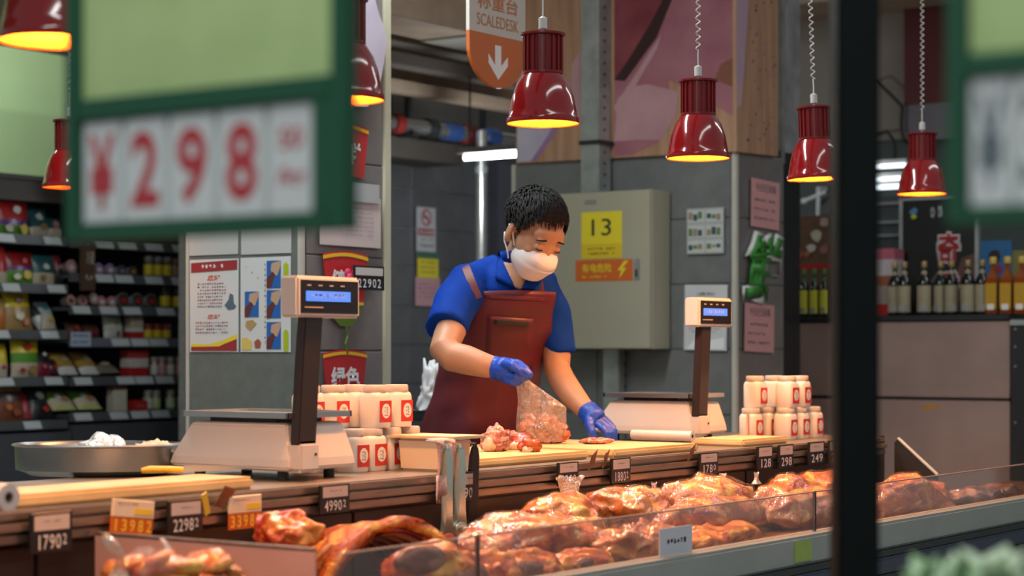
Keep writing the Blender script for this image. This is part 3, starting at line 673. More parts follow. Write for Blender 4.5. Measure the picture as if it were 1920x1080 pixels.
def jar(label, rad, h, glass, lab, lid, group=None, cat='jar'):
    r = thing('food_jar', label, cat, group=group)
    MB().lathe([(rad*.9, 0), (rad, h*.05), (rad, h*.68), (rad*.82, h*.76), (rad*.82, h*.8)], 14).build('glass_body', c_(glass, .15), r, smooth=True)
    MB().lathe([(rad*1.02, h*.14), (rad*1.02, h*.60)], 14).build('label_band', c_(lab), r, smooth=True)
    MB().lathe([(rad*.9, h*.8), (rad*.92, h*.82), (rad*.9, h)], 14).build('lid', c_(lid), r, smooth=True)
    return r
def cup(label, rad, rim, face, centre, group=None):
    """round cup resting tilted so that its printed lid faces out"""
    r = thing('food_cup', label, 'food cup', group=group)
    def disc(name, r0, y0, y1, c, r1=None):
        m = MB().lathe([(r0, 0), (r1 or r0, y1-y0)], 18)
        m.v = [(x, y0+z, rad+y) for x, y, z in m.v]
        return m.build(name, c_(c), r, smooth=True)
    disc('tub', rad*.95, .004, .05, (.4, .38, .38), rad*.7); disc('rim', rad, -.001, .004, rim); disc('lid_print', rad*.86, -.002, -.001, face)
    m = MB().prism([(-rad*.5, rad*.7), (rad*.1, rad*.5), (rad*.55, rad*.95), (rad*.1, rad*1.35), (-rad*.45, rad*1.15)], -.003, -.002); m.build('food_print', c_(centre), r)
    return r
def carton(label, w, h, d, bands, group=None, name='food_carton'):
    r = thing(name, label, 'food box', group=group); z = 0
    for i, (fr, c) in enumerate(bands):
        MB().bb(-w/2, w/2, -d/2, d/2, h*z, h*(z+fr)).build(['base_panel', 'middle_panel', 'top_panel'][min(i, 2)], c_(c), r, bevel=.001, bseg=1); z += fr
    return r
def put(r, u, z, y=.06, tilt=0.0, yaw=0.0, v=None):
    x, _ = FG.hit(u, HOR, y); r.location = FG.P(x, y, z+.0125+.024*math.sin(tilt)); r.rotation_euler = (-tilt, 0, FG.a+yaw)
    return r
PX = 8.7/FPX            # metres per pixel out there
FXW = 1.35              # widths stretch: the front is seen at a slant
RED, YELC, CRM, GRN, DBR, TEAL, PUR, BLKC, WHT, TAN, ORA, PNK = (.42, .02, .02), (.62, .47, .02), (.55, .48, .36), (.10, .28, .03), (.07, .03, .02), (.02, .09, .10), (.12, .03, .2), (.02, .02, .022), (.6, .6, .58), (.36, .22, .08), (.5, .16, .03), (.5, .2, .22)
def P_(label, u, sh, w, h, bands, tilt=.12, z=None, unit='L', yaw=0, y=.08, art=()):
    zz = (ZL if unit == 'L' else ZR)[sh]
    r = put(pouch(label, w*PX*FXW, h*PX, .05, bands), u, zz, y, tilt, yaw)
    for k, (x, zf, s, c) in enumerate(art): blob(r, x*w*PX, zf*h*PX, s*w*PX, s*w*PX*.8, c, -.030, u*7+k)
    return r
# left cooler
P_('red salad packet with purple band on the top shelf of the left cooler', 26, 0, 56, 66, [(.30, GRN), (.15, PUR), (.5, RED), (.05, RED)], art=((-.35, .18, .22, CRM), (.3, .2, .25, YELC), (.05, .72, .2, WHT)))
P_('teal packet with white print beside the red packet on the top shelf', 76, 0, 36, 60, [(.28, CRM), (.6, TEAL), (.1, DBR)], tilt=.3, art=((-.1, .6, .3, WHT), (.1, .3, .25, TAN)))
P_('small dark packet with pale print at the right end of the top shelf', 103, 0, 30, 40, [(.35, CRM), (.6, TEAL)], tilt=.35, art=((.0, .55, .35, PNK),))
P_('red packet cut by the left picture edge on the second shelf', 0, 1, 24, 72, [(.3, CRM), (.6, RED), (.1, RED)])
P_('dark red packet with green leaves on the second shelf of the left cooler', 38, 1, 50, 62, [(.42, GRN), (.12, PUR), (.46, (.25, .01, .012))], art=((-.3, .22, .2, CRM), (.2, .3, .28, YELC), (.1, .7, .15, RED)))
P_('teal packet with pale rice picture on the second shelf of the left cooler', 82, 1, 42, 58, [(.4, CRM), (.6, TEAL)], art=((0, .6, .22, WHT), (-.2, .25, .2, TAN)))
P_('dark maroon packet at the right end of the second shelf', 108, 1, 16, 60, [(.5, BLKC), (.5, (.15, .02, .025))], art=((0, .6, .3, PNK),))
P_('orange packet cut by the left picture edge on the third shelf', 0, 2, 20, 62, [(.6, ORA), (.4, TAN)])
P_('yellow topped noodle packet on the third shelf of the left cooler', 36, 2, 48, 74, [(.6, TAN), (.25, YELC), (.15, YELC)], tilt=.18, art=((0, .78, .22, (.2, .02, .03)), (-.1, .35, .3, CRM), (.2, .2, .2, ORA)))
P_('brown packet behind the yellow noodle packet on the third shelf', 64, 2, 22, 48, [(.6, (.25, .12, .06)), (.4, DBR)], y=.13)
P_('narrow black and white packet leaning on the third shelf', 77, 2, 14, 52, [(.5, WHT), (.5, BLKC)], tilt=.45, yaw=.3)
P_('leaning pale packet with teal disc on the third shelf of the left cooler', 93, 2, 26, 60, [(.45, CRM), (.55, (.4, .47, .47))], tilt=.5, art=((-.05, .7, .3, (.03, .2, .24)), (.1, .25, .25, YELC)))
P_('pale yellow packet cut by the left picture edge on the fourth shelf', 2, 3, 22, 64, [(.4, CRM), (.6, YELC)], art=((0, .3, .3, RED),))
P_('yellow green and cream packet with red emblem on the fourth shelf', 46, 3, 50, 72, [(.40, CRM), (.26, GRN), (.3, YELC), (.04, YELC)], tilt=.03, art=((.0, .83, .22, RED), (-.25, .2, .15, RED), (.2, .22, .24, TAN)))
P_('dark packet with pink print right of the yellow green packet on the fourth shelf', 82, 3, 28, 54, [(.45, (.22, .02, .04)), (.55, BLKC)], tilt=.3, art=((.1, .75, .2, WHT), (-.1, .3, .2, PNK)))
P_('small dark pouch with red spot at the fourth shelf right end', 100, 3, 20, 34, [(.5, (.1, .02, .03)), (.5, BLKC)], tilt=.4, art=((0, .4, .3, RED),))
P_('dark brown dried meat packet on the bottom shelf of the left cooler', 20, 4, 46, 66, [(.55, (.20, .06, .03)), (.3, DBR), (.15, TAN)], tilt=.12, art=((-.25, .4, .2, ORA), (.15, .25, .25, (.3, .07, .04))))
P_('slim red packet leaning on the bottom shelf of the left cooler', 53, 4, 16, 62, [(.5, (.35, .05, .06)), (.5, RED)], tilt=.5)
P_('black packet with red disc and white print on the bottom shelf', 80, 4, 40, 62, [(.45, BLKC), (.55, (.035, .035, .035))], tilt=.4, art=((.1, .25, .25, (.45, .05, .03)), (-.05, .7, .28, WHT)))
# right cooler: cups, tubs, jars
def C_(label, u, sh, rad, rim, face, cen, lift=0, group=None):
    r = put(cup(label, rad*PX, rim, face, cen, group), u, ZR[sh], .05, .15); r.location.z += lift*PX; return r
C_('pink food cup left of the hanging brown placard on the second shelf', 136, 1, 14, PNK, (.45, .25, .28), WHT)
C_('left purple food cup right of the hanging brown placard', 187, 1, 12, (.35, .25, .42), (.28, .15, .32), WHT)
C_('right purple food cup right of the hanging brown placard', 208, 1, 12, (.35, .25, .42), (.28, .15, .32), WHT)
C_('dark food cup between the purple cups and yellow jars', 230, 1, 11, (.1, .1, .12), (.05, .05, .06), (.25, .22, .25))
C_('dark food cup with orange print left of the yellow labelled jars', 251, 1, 11, (.08, .07, .07), (.05, .04, .04), ORA)
for k, u_ in enumerate((278, 295, 312)):
    put(jar(['left', 'middle', 'right'][k]+' small jar with bright yellow label on the second cooler shelf', 9*PX*1.1, 44*PX, (.12, .1, .06), YELC, (.2, .2, .2), 'yellow labelled jars'), u_, ZR[1], .06)
for k, u_ in enumerate((328, 345)):
    put(jar(['left', 'right'][k]+' red topped jar of mixed pickles beside the yellow jars', 8*PX, 42*PX, (.16, .1, .06), [(.3, .2, .1), (.14, .2, .06)][k], (.25, .08, .07)), u_, ZR[1], .06)
for k, (u_, nm) in enumerate(((134, 'first'), (156, 'second'), (177, 'third'))):
    C_(nm+' from left of the orange rimmed cups on the third shelf', u_, 2, 11.5, (.45, .18, .14), (.42, .28, .25), [DBR, (.3, .05, .05), WHT][k], lift=[0, 0, 5][k])
for k, (u_, nm) in enumerate(((192, 'left'), (211, 'right'))):
    C_(nm+' pink cup beside the round dark tubs on the third shelf', u_, 2, 11, PNK, (.45, .2, .25), WHT)
for k, (u_, nm) in enumerate(((233, 'left'), (260, 'middle'), (286, 'right'))):
    C_(nm+' round dark tub with red label on the third shelf', u_, 2, 15, (.16, .15, .15), (.03, .03, .03), RED)
for k, u_ in enumerate((309, 332)):
    put(jar(['left', 'right'][k]+' black lidded jar with wide yellow label on the third shelf', 10*PX*1.1, 44*PX, (.05, .04, .03), YELC, BLKC), u_, ZR[2], .06)
put(jar('pale jar with tan lid against the column on the third shelf', 8*PX, 38*PX, (.3, .28, .22), (.4, .38, .3), TAN), 349, ZR[2], .06)
# fourth shelf
P_('white rice bag on the fourth shelf of the right cooler', 213, 3, 38, 48, [(.3, WHT), (.5, (.5, .5, .42)), (.2, WHT)], tilt=.15, unit='R', art=((.1, .2, .16, (.25, .08, .03)), (.0, .62, .12, (.1, .2, .1))))
put(carton('white box with red foot right of the white rice bag', 26*PX*1.2, 46*PX, .05, [(.34, RED), (.16, WHT), (.5, (.42, .36, .28))]), 251, ZR[3], .07)
for k, u_ in enumerate((277, 294, 311)):
    put(jar(['left', 'middle', 'right'][k]+' small red jar with yellow label on the fourth shelf', 8.5*PX*1.1, 32*PX, (.3, .03, .02), YELC, (.14, .03, .03), 'small red jars'), u_, ZR[3], .06)
put(jar('small dark jar at the right end of the fourth shelf', 9*PX, 26*PX, (.06, .06, .05), (.1, .1, .05), BLKC), 342, ZR[3], .06)
P_('dark red meat packet on the fourth shelf left of the price card', 140, 3, 30, 32, [(.5, (.18, .03, .03)), (.5, DBR)], tilt=.3, unit='R', art=((0, .5, .3, (.3, .05, .05)),))
P_('dark red meat packet on the fourth shelf right of the price card', 172, 3, 30, 28, [(.5, (.16, .03, .03)), (.5, DBR)], tilt=.35, unit='R')
# fifth shelf
for k, u_ in enumerate((130, 170)):
    P_(['left', 'right'][k]+' golden noodle packet with white foot leaning on the fifth shelf', u_, 4, 36, 58, [(.25, WHT), (.7, (.36, .22, .05)), (.05, TAN)], tilt=.75, unit='R', y=.06, art=((0, .55, .25, (.45, .35, .2)),))
P_('flat brown packet lying on the fifth shelf left of the red gift box', 206, 4, 44, 40, [(.5, (.2, .17, .13)), (.5, DBR)], tilt=1.15, unit='R', art=((0, .5, .3, CRM),))
put(carton('red and white gift box on the fifth shelf', 44*PX*1.2, 54*PX, .06, [(.36, RED), (.34, (.55, .5, .45)), (.3, (.4, .04, .04))]), 252, ZR[4], .08)
for k, u_ in enumerate((289, 303, 319, 336)):
    put(jar(['first', 'second', 'third', 'fourth'][k]+' from left of the white labelled jars on the fifth shelf', 7.6*PX*1.1, 40*PX, (.35, .2, .12), [WHT, (.55, .3, .3)][k % 2], (.32, .3, .3), 'white labelled jars'), u_, ZR[4], .06)
# sixth shelf
for k, u_ in enumerate((122, 170)):
    P_(['left', 'right'][k]+' green noodle packet lying on the bottom shelf of the right cooler', u_, 5, 46, 56, [(.15, (.5, .5, .2)), (.3, CRM), (.2, GRN), (.35, (.2, .3, .03))], tilt=.85, unit='R', y=.05, art=((.1, .35, .22, (.45, .22, .12)), (-.15, .5, .2, WHT)))
put(carton('tall cream biscuit box on the bottom shelf of the right cooler', 30*PX*1.15, 52*PX, .05, [(.84, (.52, .5, .4)), (.16, (.25, .08, .06))]), 219, ZR[5], .06)
b_ = put(carton('small bright red box on the bottom shelf of the right cooler', 30*PX*1.15, 23*PX, .05, [(1, RED)]), 258, ZR[5], .05)
scribble(c_((.5, .2, .12)), b_, -.03, .03, .028, .012, y=-.026, n=6, seed=9)
for k, (u_, l_) in enumerate(((277, 'left of the pair of'), (292, 'right of the pair of'), (319, 'single one of'), (341, 'last beside the column of'))):
    put(jar(l_+' clear jars with green print on the bottom shelf', 8.5*PX*1.1, 42*PX, (.22, .22, .16), [WHT, (.45, .55, .25), (.5, .58, .35), WHT][k], [(.3, .3, .24), (.3, .3, .24), (.28, .28, .2), (.3, .1, .1)][k], 'clear jars on the bottom shelf'), u_, ZR[5], .06)
# placard and price card
x_, z_ = FG.hit(166, 545, -.02)
r = thing('hanging_placard', 'narrow brown placard hanging from the cooler shelf', 'placard', FG.P(x_, -.02, z_), FG.a)
pw, ph = .085, ZR[0]-z_-.01
MB().bb(-pw/2, pw/2, 0, .015, 0, ph).build('board', c_((.09, .05, .035)), r, bevel=.002)
MB().bb(-.006, .006, .002, .014, ph, ph+.012).build('hook', M_STEEL, r)
text('冷藏', c_((.5, .45, .4)), r, .01, ph*.72, w=pw*.55, h=ph*.3, y=-.001); scribble(c_((.5, .45, .4)), r, -pw*.2, pw*.3, ph*.28, .03, n=3, seed=4)
x_, z_ = FG.hit(153, 650, -.01)
r = thing('price_card', 'pale blue price card clipped on the right cooler shelf edge', 'price card', FG.P(x_, -.008, z_), FG.a)
MB().bb(-.06, .06, 0, .006, 0, .066).build('card', c_((.35, .42, .52)), r, bevel=.002)
for k in range(2): scribble(c_((.1, .15, .3)), r, -.05, .04, .05-.03*k, .012, n=8, seed=14+k)

# ================================================================ sauce cabinet on the right
FR = Frame(at(1700, HOR, 8.2), AN)
M_CAB = mat('worn_steel_cabinet', (0.37, 0.26, 0.225), 0.45, 0.15, col2=(.30, .205, .18), scale=3, bump=.03)
xa, zt_ = FR.hit(1476, 602); xb, _ = FR.hit(1893, 602); xm = (xa+xb)/2; zt_ = FR.hit(1700, 602)[1]
cb = thing('steel_cabinet', 'worn steel cabinet with two drawer fronts under the sauce bottles', 'cabinet', FR.P(xm, 0, 0), FR.a)
hw = (xb-xa)/2; zm = FR.hit(1770, 748)[1]
MB().bb(-hw+.01, hw-.01, .012, .55, 0, zt_).build('carcass', mat('dark_carcass', (.03, .028, .027), .5), cb)
xs = FR.hit(1600, 700)[0]-xm
for x0, x1 in ((-hw, xs-.004), (xs+.004, hw)):
    MB().bb(x0, x1, 0, .012, zm+.006, zt_-.004).build('upper_front', M_CAB, cb, bevel=.003)
    MB().bb(x0, x1, 0, .012, .1, zm-.006).build('lower_front', M_CAB, cb, bevel=.003)
MB().bb(-hw, hw, -.004, .012, zm+.006, zm+.03).build('handle_lip', M_CAB, cb, bevel=.003)
sp = MB().prism([(.12, 0), (.17, .004), (.21, .016), (.2, .022), (.13, .02)], -.0008, .001); sp.v = [(x, y, z+zm-.045) for x, y, z in sp.v]; sp.build('sticker_scrap', mat('ochre_scrap', (.45, .22, .03), .6), cb)
MB().bb(-hw-.02, hw, -.01, .58, zt_, zt_+.024).build('top', M_DKMETAL, cb, bevel=.003)
ZB = zt_+.0242
# perforated upright at the far right
xa, _ = FR.hit(1895, 700); xb, _ = FR.hit(1925, 700)
pu = thing('slotted_upright', 'black slotted shelf upright at the right end of the steel cabinet', 'upright', FR.P((xa+xb)/2, 0, 0), FR.a)
MB().bb((xa-xb)/2, (xb-xa)/2, 0, .05, 0, FR.hit(1900, 596)[1]).build('profile', M_DKMETAL, pu, bevel=.002)
for v_ in (617, 650, 687, 792): MB().lathe([(.005, 0), (.005, .002)], 8).build('bolt', M_STEEL, pu, loc=((xa-xb)/2+.02, -.0005, FR.hit(1900, v_)[1])).rotation_euler = (PI/2, 0, 0)
MB().bb((xa-xb)/2, (xb-xa)/2, -.01, .05, FR.hit(1900, 610)[1], FR.hit(1900, 600)[1]).build('cap', M_GALV, pu)
def bottle(label, rad, h, body, lab, capc, group, square=False, neck=None):
    r = thing('sauce_bottle', label, 'bottle', group=group); sg = 4 if square else 16
    rr = rad*1.25 if square else rad
    m = MB().lathe([(rr*.92, 0), (rr, h*.02), (rr, h*.58), (rr*.85, h*.66), (rr*.38, h*.76), (rr*.34, h*.9)], sg)
    if square: m.v = [((x-y)*.7071, (x+y)*.7071, z) for x, y, z in m.v]
    m.build('glass', body, r, smooth=True, bevel=.004 if square else 0)
    if square: MB().bb(-rad*.84, rad*.84, -rad*.91, -rad*.88, h*.10, h*.54).build('label_band', lab, r)
    else:
        # paper label wraps the front half
        pr = [(rad*1.015*math.sin(a), -rad*1.015*math.cos(a)) for a in [(-1.25+2.5*k/10) for k in range(11)]]
        lm = MB()
        lm.rings([[(x, y, h*.06) for x, y in pr], [(x, y, h*.55) for x, y in pr]], cap=False, closed=False)
        lm.build('label_band', lab, r, smooth=True)
    if not square: MB().lathe([(rad*.40, h*.70), (rad*.39, h*.82)], 12).build('neck_label', lab if neck is None else neck, r, smooth=True)
    MB().lathe([(rr*.40, h*.88), (rr*.42, h*.9), (rr*.42, h*.985), (rr*.36, h)], 12).build('cap', capc, r, smooth=True)
    MB().bb(-rad*.5, rad*.5, -rad*1.06, -rad*.89, h*.08, h*.18).build('label_print', WHITE if square else c_((.3, .3, .3)), r)
    return r
def putb(r, u, y=.08, yaw=0): x, _ = FR.hit(u, HOR, y); r.location = FR.P(x, y, ZB); r.rotation_euler = (0, 0, FR.a+yaw); return r
DKG = mat('dark_bottle_glass', (.008, .007, .006), .06, spec=.6); CRL = mat('cream_label', (.36, .31, .20), .5, var=.15, scale=20); GOLD = mat('gold_cap', (.30, .22, .09), .35, .4)
AMB = mat('amber_sauce', (.26, .055, .006), .08, coat=.3); YLB = mat('yellow_label', (.50, .28, .015), .4); GCAP = mat('green_cap', (.04, .2, .05), .4); GLB = mat('lime_label', (.55, .52, .03), .4)
ords = ['first', 'second', 'third', 'fourth', 'fifth', 'sixth', 'seventh']
for k, u_ in enumerate((1678, 1696, 1733, 1764, 1784, 1815, 1842)):
    putb(bottle(ords[k]+' from left of the dark sauce bottles with cream labels', .030, .225, DKG, CRL, GOLD, 'dark sauce bottles'), u_, [.09, .06, .06, .10, .08, .06, .07][k], [.2, .1, .25, -.5, .5, .1, .3][k])
for k, u_ in enumerate((1862, 1889, 1916)):
    putb(bottle(ords[k]+' from left of the amber sauce bottles with yellow labels', .028, .235, AMB, YLB, c_((.6, .42, .08)), 'amber sauce bottles', True), u_, .06)
for k, u_ in enumerate((1490, 1508, 1527, 1546)):
    putb(bottle(ords[k]+' from left of the green necked bottles with yellow labels', .020, .205, DKG, GLB, GCAP, 'green necked bottles', neck=mat('green_neck', (.03, .22, .06), .4)), u_, .06)
# picture board behind the green bottles
x0, z1 = FR.hit(1483, 406, .2); x1, z0 = FR.hit(1562, 500, .2); z0 = ZB
r = thing('picture_board', 'picture board of sliced meat and flowers behind the green necked bottles', 'picture', FR.P((x0+x1)/2, .2, z0), FR.a)
a, b = x1-x0, z1-z0
MB().bb(-a/2, a/2, 0, .012, 0, b).build('board', c_((.13, .07, .04)), r, bevel=.002)
for k, (x, z, s, c) in enumerate(((-.36, .9, .14, (.4, .1, .1)), (-.38, .75, .15, WHT), (-.3, .62, .14, (.35, .1, .06)), (.12, .8, .17, (.5, .47, .36)), (0, .68, .14, (.55, .5, .45)), (.3, .93, .15, (.4, .3, .25)), (.3, .66, .14, (.28, .14, .1)), (-.1, .62, .1, (.35, .12, .05)))):
    blob(r, x*a, z*b, s*a, s*a*.9, c, -.003-.0004*k, k+200)
MB().bb(-a/2, a/2, -.002, 0, b*.47, b*.52).build('red_strip', c_(RED), r)
# white plastic bracket in the air (pipe fitting above the picture board)
x_, z_ = FE.hit(1528, 372, -.1)
r = thing('pipe_fitting', 'white plastic pipe elbow on the dark wall below the lamp', 'pipe', FE.P(x_, -.1, z_), FE.a)
MB().tube([(.02, .09, .05), (.02, 0, .05), (.015, 0, -.11)], [.012, .012, .007], 10).build('drop', WHITE, r, smooth=True)
MB().tube([(.06, 0, .03), (-.05, -.01, -.01)], .01, 10).build('branch', WHITE, r, smooth=True)
MB().ell((-.055, -.01, -.012), (.016, .016, .016)).build('end_cap', WHITE, r, smooth=True)
# framed black menu board and blue board behind the bottles
x0, z1 = FR.hit(1690, 372, .3); x1, _ = FR.hit(1832, 372, .3)
r = thing('menu_board', 'black framed board with red character behind the sauce bottles', 'sign board', FR.P((x0+x1)/2, .3, ZB), FR.a)
a, b = x1-x0, z1-ZB
MB().bb(-a/2, a/2, 0, .02, 0, b).build('board', mat('black_board', (.012, .014, .013), .35), r)
for s in (-1, 1): MB().bb(s*a/2-.008, s*a/2+.008, -.006, .02, 0, b).build('frame_upright', M_GALV, r)
MB().bb(-a/2, a/2, -.006, .02, b-.012, b).build('frame_top', M_GALV, r)
text('奇', c_((.6, .5, .5)), r, a*.13, b*.56, w=a*.33, h=b*.3, bold=.07, y=-.001, name='character_outline')
text('奇', c_((.35, .02, .02)), r, a*.13, b*.56, w=a*.28, h=b*.26, bold=.02, y=-.002, name='character')
text('香', c_((.6, .5, .5)), r, a*.13, b*.26, w=a*.33, h=b*.26, bold=.07, y=-.001, name='character_outline')
text('香', c_((.35, .02, .02)), r, a*.13, b*.26, w=a*.28, h=b*.22, bold=.02, y=-.002, name='character')
scribble(c_((.45, .47, .5)), r, -a*.22, a*.18, b*.87, b*.09, n=4, seed=31); blob(r, -a*.33, b*.88, a*.06, b*.04, (.1, .2, .4), -.004, 5); blob(r, -a*.33, b*.84, a*.05, b*.025, (.4, .45, .05), -.0045, 6)
pt = MB().prism([(a*.1, b*.12), (a*.2, b*.3), (a*.3, b*.48), (a*.47, b*.52), (a*.47, b*.12)], -.0008, -.0002); pt.build('hand_print', mat('dim_hand_print', (.12, .045, .035), .5), r)
MB().prism([(-a*.3, b*.12), (-a*.27, b*.12), (a*.08, b*.42), (a*.06, b*.44)], -.0016, -.001).build('chopstick_print', c_((.12, .1, .12)), r)
x0, z1 = FR.hit(1836, 452, .32); x1, _ = FR.hit(1896, 452, .32)
r = thing('blue_board', 'blue poster board behind the amber bottles', 'poster', FR.P((x0+x1)/2, .32, ZB), FR.a)
a, b = x1-x0, z1-ZB
MB().bb(-a/2, a/2, 0, .012, 0, b).build('board', c_((.03, .14, .32)), r)
blob(r, 0, b*.78, a*.25, b*.14, (.03, .02, .02), -.003, 8); blob(r, a*.12, b*.62, a*.13, b*.08, (.35, .02, .06), -.0035, 9)
x0, z1 = FR.hit(1896, 470, .33); x1, _ = FR.hit(1990, 470, .33)
MB_ = MB().bb((x0-x1)/2, (x1-x0)/2, 0, .012, 0, z1-ZB)
tag(MB_.build('ochre_board', c_((.22, .19, .06)), None, FR.P((x0+x1)/2, .33, ZB), FR.a), 'dull ochre board behind the right amber bottles', 'board')
# pink tub display left of the menu board
x0, z1 = FR.hit(1640, 468, .22); x1, _ = FR.hit(1686, 468, .22)
r = thing('pink_carton', 'pink and white carton left of the menu board behind bottles', 'carton', FR.P((x0+x1)/2, .22, ZB), FR.a)
a, b = x1-x0, z1-ZB
for i, (f0, f1, c) in enumerate(((0, .18, RED), (.18, .45, (.35, .27, .25)), (.45, .6, (.3, .1, .05)), (.6, .84, (.5, .44, .45)), (.84, 1, (.45, .12, .16)))):
    MB().bb(-a/2, a/2, -.05, .05, b*f0, b*f1).build('printed_band', c_(c), r)
# grey machine with pale slats behind
x0, z1 = FR.hit(1636, 300, .5); x1, _ = FR.hit(1694, 300, .5)
r = thing('glass_cooler', 'dim grey glass cooler behind the menu board', 'cooler', FR.P((x0+x1)/2, .5, ZB), FR.a)
a = x1-x0
MB().bb(-a/2, a/2, 0, .08, 0, FR.hit(1660, 368, .5)[1]-ZB).build('body', c_((.05, .06, .065)), r)
for v_ in (385, 420, 445): MB().bb(-a/2, a/2, -.02, 0, FR.hit(1660, v_, .5)[1]-ZB, FR.hit(1660, v_, .5)[1]-ZB+.014).build('slat', c_((.2, .21, .22)), r)
# ================================================================ meat counter
M_FASC = mat('dark_brown_fascia', (0.045, 0.03, 0.024), 0.4, col2=(.03, .02, .017), scale=6)
M_RAILB = mat('bronze_steel_rail', (0.33, 0.24, 0.18), 0.3, 0.7, var=.25, scale=10, stretch=(1, 8, 8))
M_WORK = mat('worktop_steel', (0.30, 0.25, 0.21), 0.35, 0.5, var=.2, scale=8)
M_BOARD = mat('cream_cutting_board', (0.72, 0.52, 0.26), 0.45, col2=(.60, .40, .18), scale=7, bump=.04, bscale=60)
M_CASE = mat('grey_case_rail', (0.30, 0.33, 0.31), 0.4, var=.1, scale=5)
ZT = 0.90
XE = FC.hit(1652, HOR, 0)[0]
ct = thing('serving_counter', 'long brown butcher counter the man works at', 'counter', FC.P(0, 0, 0), FC.a)
MB().bb(-.75, XE, .0, .57, .86, ZT).build('worktop', M_WORK, ct, bevel=.004)
MB().bb(-.75, XE, .03, .54, 0, .86).build('carcass', M_FASC, ct)
xs_ = [-.75+i*(XE+.75)/5 for i in range(6)]
for i in range(5): MB().bb(xs_[i]+.003, xs_[i+1]-.003, .018, .03, .68, .835).build('fascia_panel', M_FASC, ct, bevel=.002)
for k, (y0, z0, z1) in enumerate(((-.012, .885, .898), (-.022, .866, .880), (-.016, .846, .861))):
    MB().bb(-.75, XE, y0, .02, z0, z1).build('label_rail', M_RAILB, ct, bevel=.002)
# dark triangular end shield at the far end of the counter
e0 = MB().prism([(0, .702), (0, .88), (.01, .89), (.14, .78), (.14, .702)], -.02, .02); e0.v = [(XE+.06+y*.3, -.02-x, z) for x, y, z in e0.v]
es = thing('end_shield', 'black sloping end shield behind the dark pole', 'shield', FC.P(0, 0, 0), FC.a)
e0.build('plate', M_DKMETAL, es)
MB().tube([(XE+.06, -.03, .893), (XE+.06, -.16, .784)], .005, 8).build('edge_strip', M_TRIM, es)
MB().bb(XE+.002, XE+.07, .02, .4, 0, .90).build('foot_panel', M_FASC, es)
# --- display case
DZ = .70
XR0, XR1 = -.75, 4.6
dc = thing('meat_display_case', 'low meat display case with grey front rail in front of counter', 'display case', FC.P(0, 0, 0), FC.a)
MB().bb(XR0, XR1, -.53, .016, DZ-.03, DZ).build('deck', mat('case_deck', (.20, .10, .07), .35, .3, var=.2, scale=7), dc)
MB().bb(XR0, XR1, -.59, -.53, .69, .755).build('front_rail', M_CASE, dc, bevel=.006)
MB().bb(XR0, XR1, -.60, -.53, .676, .689).build('rubber_bumper', M_DKMETAL, dc)
MB().bb(XR0, XR1, -.605, -.53, .635, .674).build('blue_strip', mat('blue_grey_strip', (.035, .045, .075), .3), dc, bevel=.006)
MB().bb(XR0, XR1, -.60, -.53, .615, .633).build('rubber_bumper', M_DKMETAL, dc)
MB().bb(XR0, XR1, -.57, .01, .05, .615).build('body', mat('case_body', (.02, .022, .026), .4), dc)
r_, a_, b_ = FC.hit(1510, 1015, -.592)[0], 0, 0
MB().bb(r_-.05, r_+.03, -.5925, -.589, .70, .745).build('green_sticker', c_((.30, .42, .08)), dc)
M_GLASS = film('guard_glass', (0.93, .86, .82), .86, .05, 0, 1, .85, (.5, .4, .36))
xd = FC.local(at(160, 1003, 3.43))[0]
gx = [xd+.01, FC.hit(895, 1040, -.555)[0], FC.hit(1527, 950, -.555)[0], FC.hit(2150, 900, -.555)[0]]
gg = thing('glass_guard', 'low clear glass guard standing along the case front', 'glass guard', FC.P(0, 0, .755), FC.a)
for i in range(3):
    MB().bb(gx[i]+.0015, gx[i+1]-.0015, -.558, -.552, 0, .089).build('pane', M_GLASS, gg, bevel=.001, bseg=1)
for i in (1, 2): MB().bb(gx[i]-.0014, gx[i]+.0014, -.559, -.551, 0.0, .092).build('joint_clip', M_DKMETAL, gg)
MB().bb(gx[0], gx[3], -.5582, -.5518, .089, .0915).build('edge_strip', mat('glass_edge', (.35, .25, .2), .3), gg)
# notice on the glass
x0, z1 = FC.hit(1240, 985, -.566); x1, z0 = FC.hit(1300, 1016, -.566)
nt_ = thing('glass_notice', 'small white printed card on the glass guard', 'card', FC.P((x0+x1)/2, -.562, .757), FC.a)
a, b = x1-x0, .055
q = MB().bb(-a/2, a/2, -.0015, 0.002, 0, b).build('card', mat('cool_card', (.55, .56, .62), .4), nt_)
scribble(BLACK, nt_, -a*.3, a*.32, b*.5, b*.2, y=-.002, n=6, seed=77)
# upright metal divider in the case
dv = thing('case_divider', 'steel divider panel with pink reflection painted in between the left bay and the meat', 'divider', FC.P(xd, 0, DZ), FC.a)
MB().bb(-.002, .002, -.525, -.026, .001, .152).build('panel', mat('pink_reflection_steel', (.70, .46, .42), .36, .35, col2=(.62, .40, .38), scale=4), dv)  # pink reflected from the meat is put into the steel's colour
MB().tube([(0, -.525, .152), (0, -.026, .152)], .0035, 8).build('rolled_edge', M_RAILB, dv)
# --- cutting boards
def board(label, u0, u1, y0, y1, t=.02, z=ZT, v=880):
    xa, xb = FC.hit(u0, v, y0)[0], FC.hit(u1, v, y0)[0]
    return tag(MB().bb((xa-xb)/2, (xb-xa)/2, y0, y1, 0, t).build('cutting_board', M_BOARD, None, FC.P((xa+xb)/2, 0, z+.0003), FC.a, bevel=.006, bseg=2), label, 'cutting board')
board('long cream cutting board in front of the near scale', -140, 478, .02, .17, .024, v=930)
board('cream cutting board under the raw meat, left of the bag', 895, 1106, .06, .50, .02, v=850)
xa = FC.hit(1124, 850, .03)[0]
board('wide cream cutting board under the blue gloved hand', 1152, 1312, .03, .48, .02, v=835)
board('cream cutting board between the far scale and far jars', 1394, 1480, .03, .2, .02, v=820)
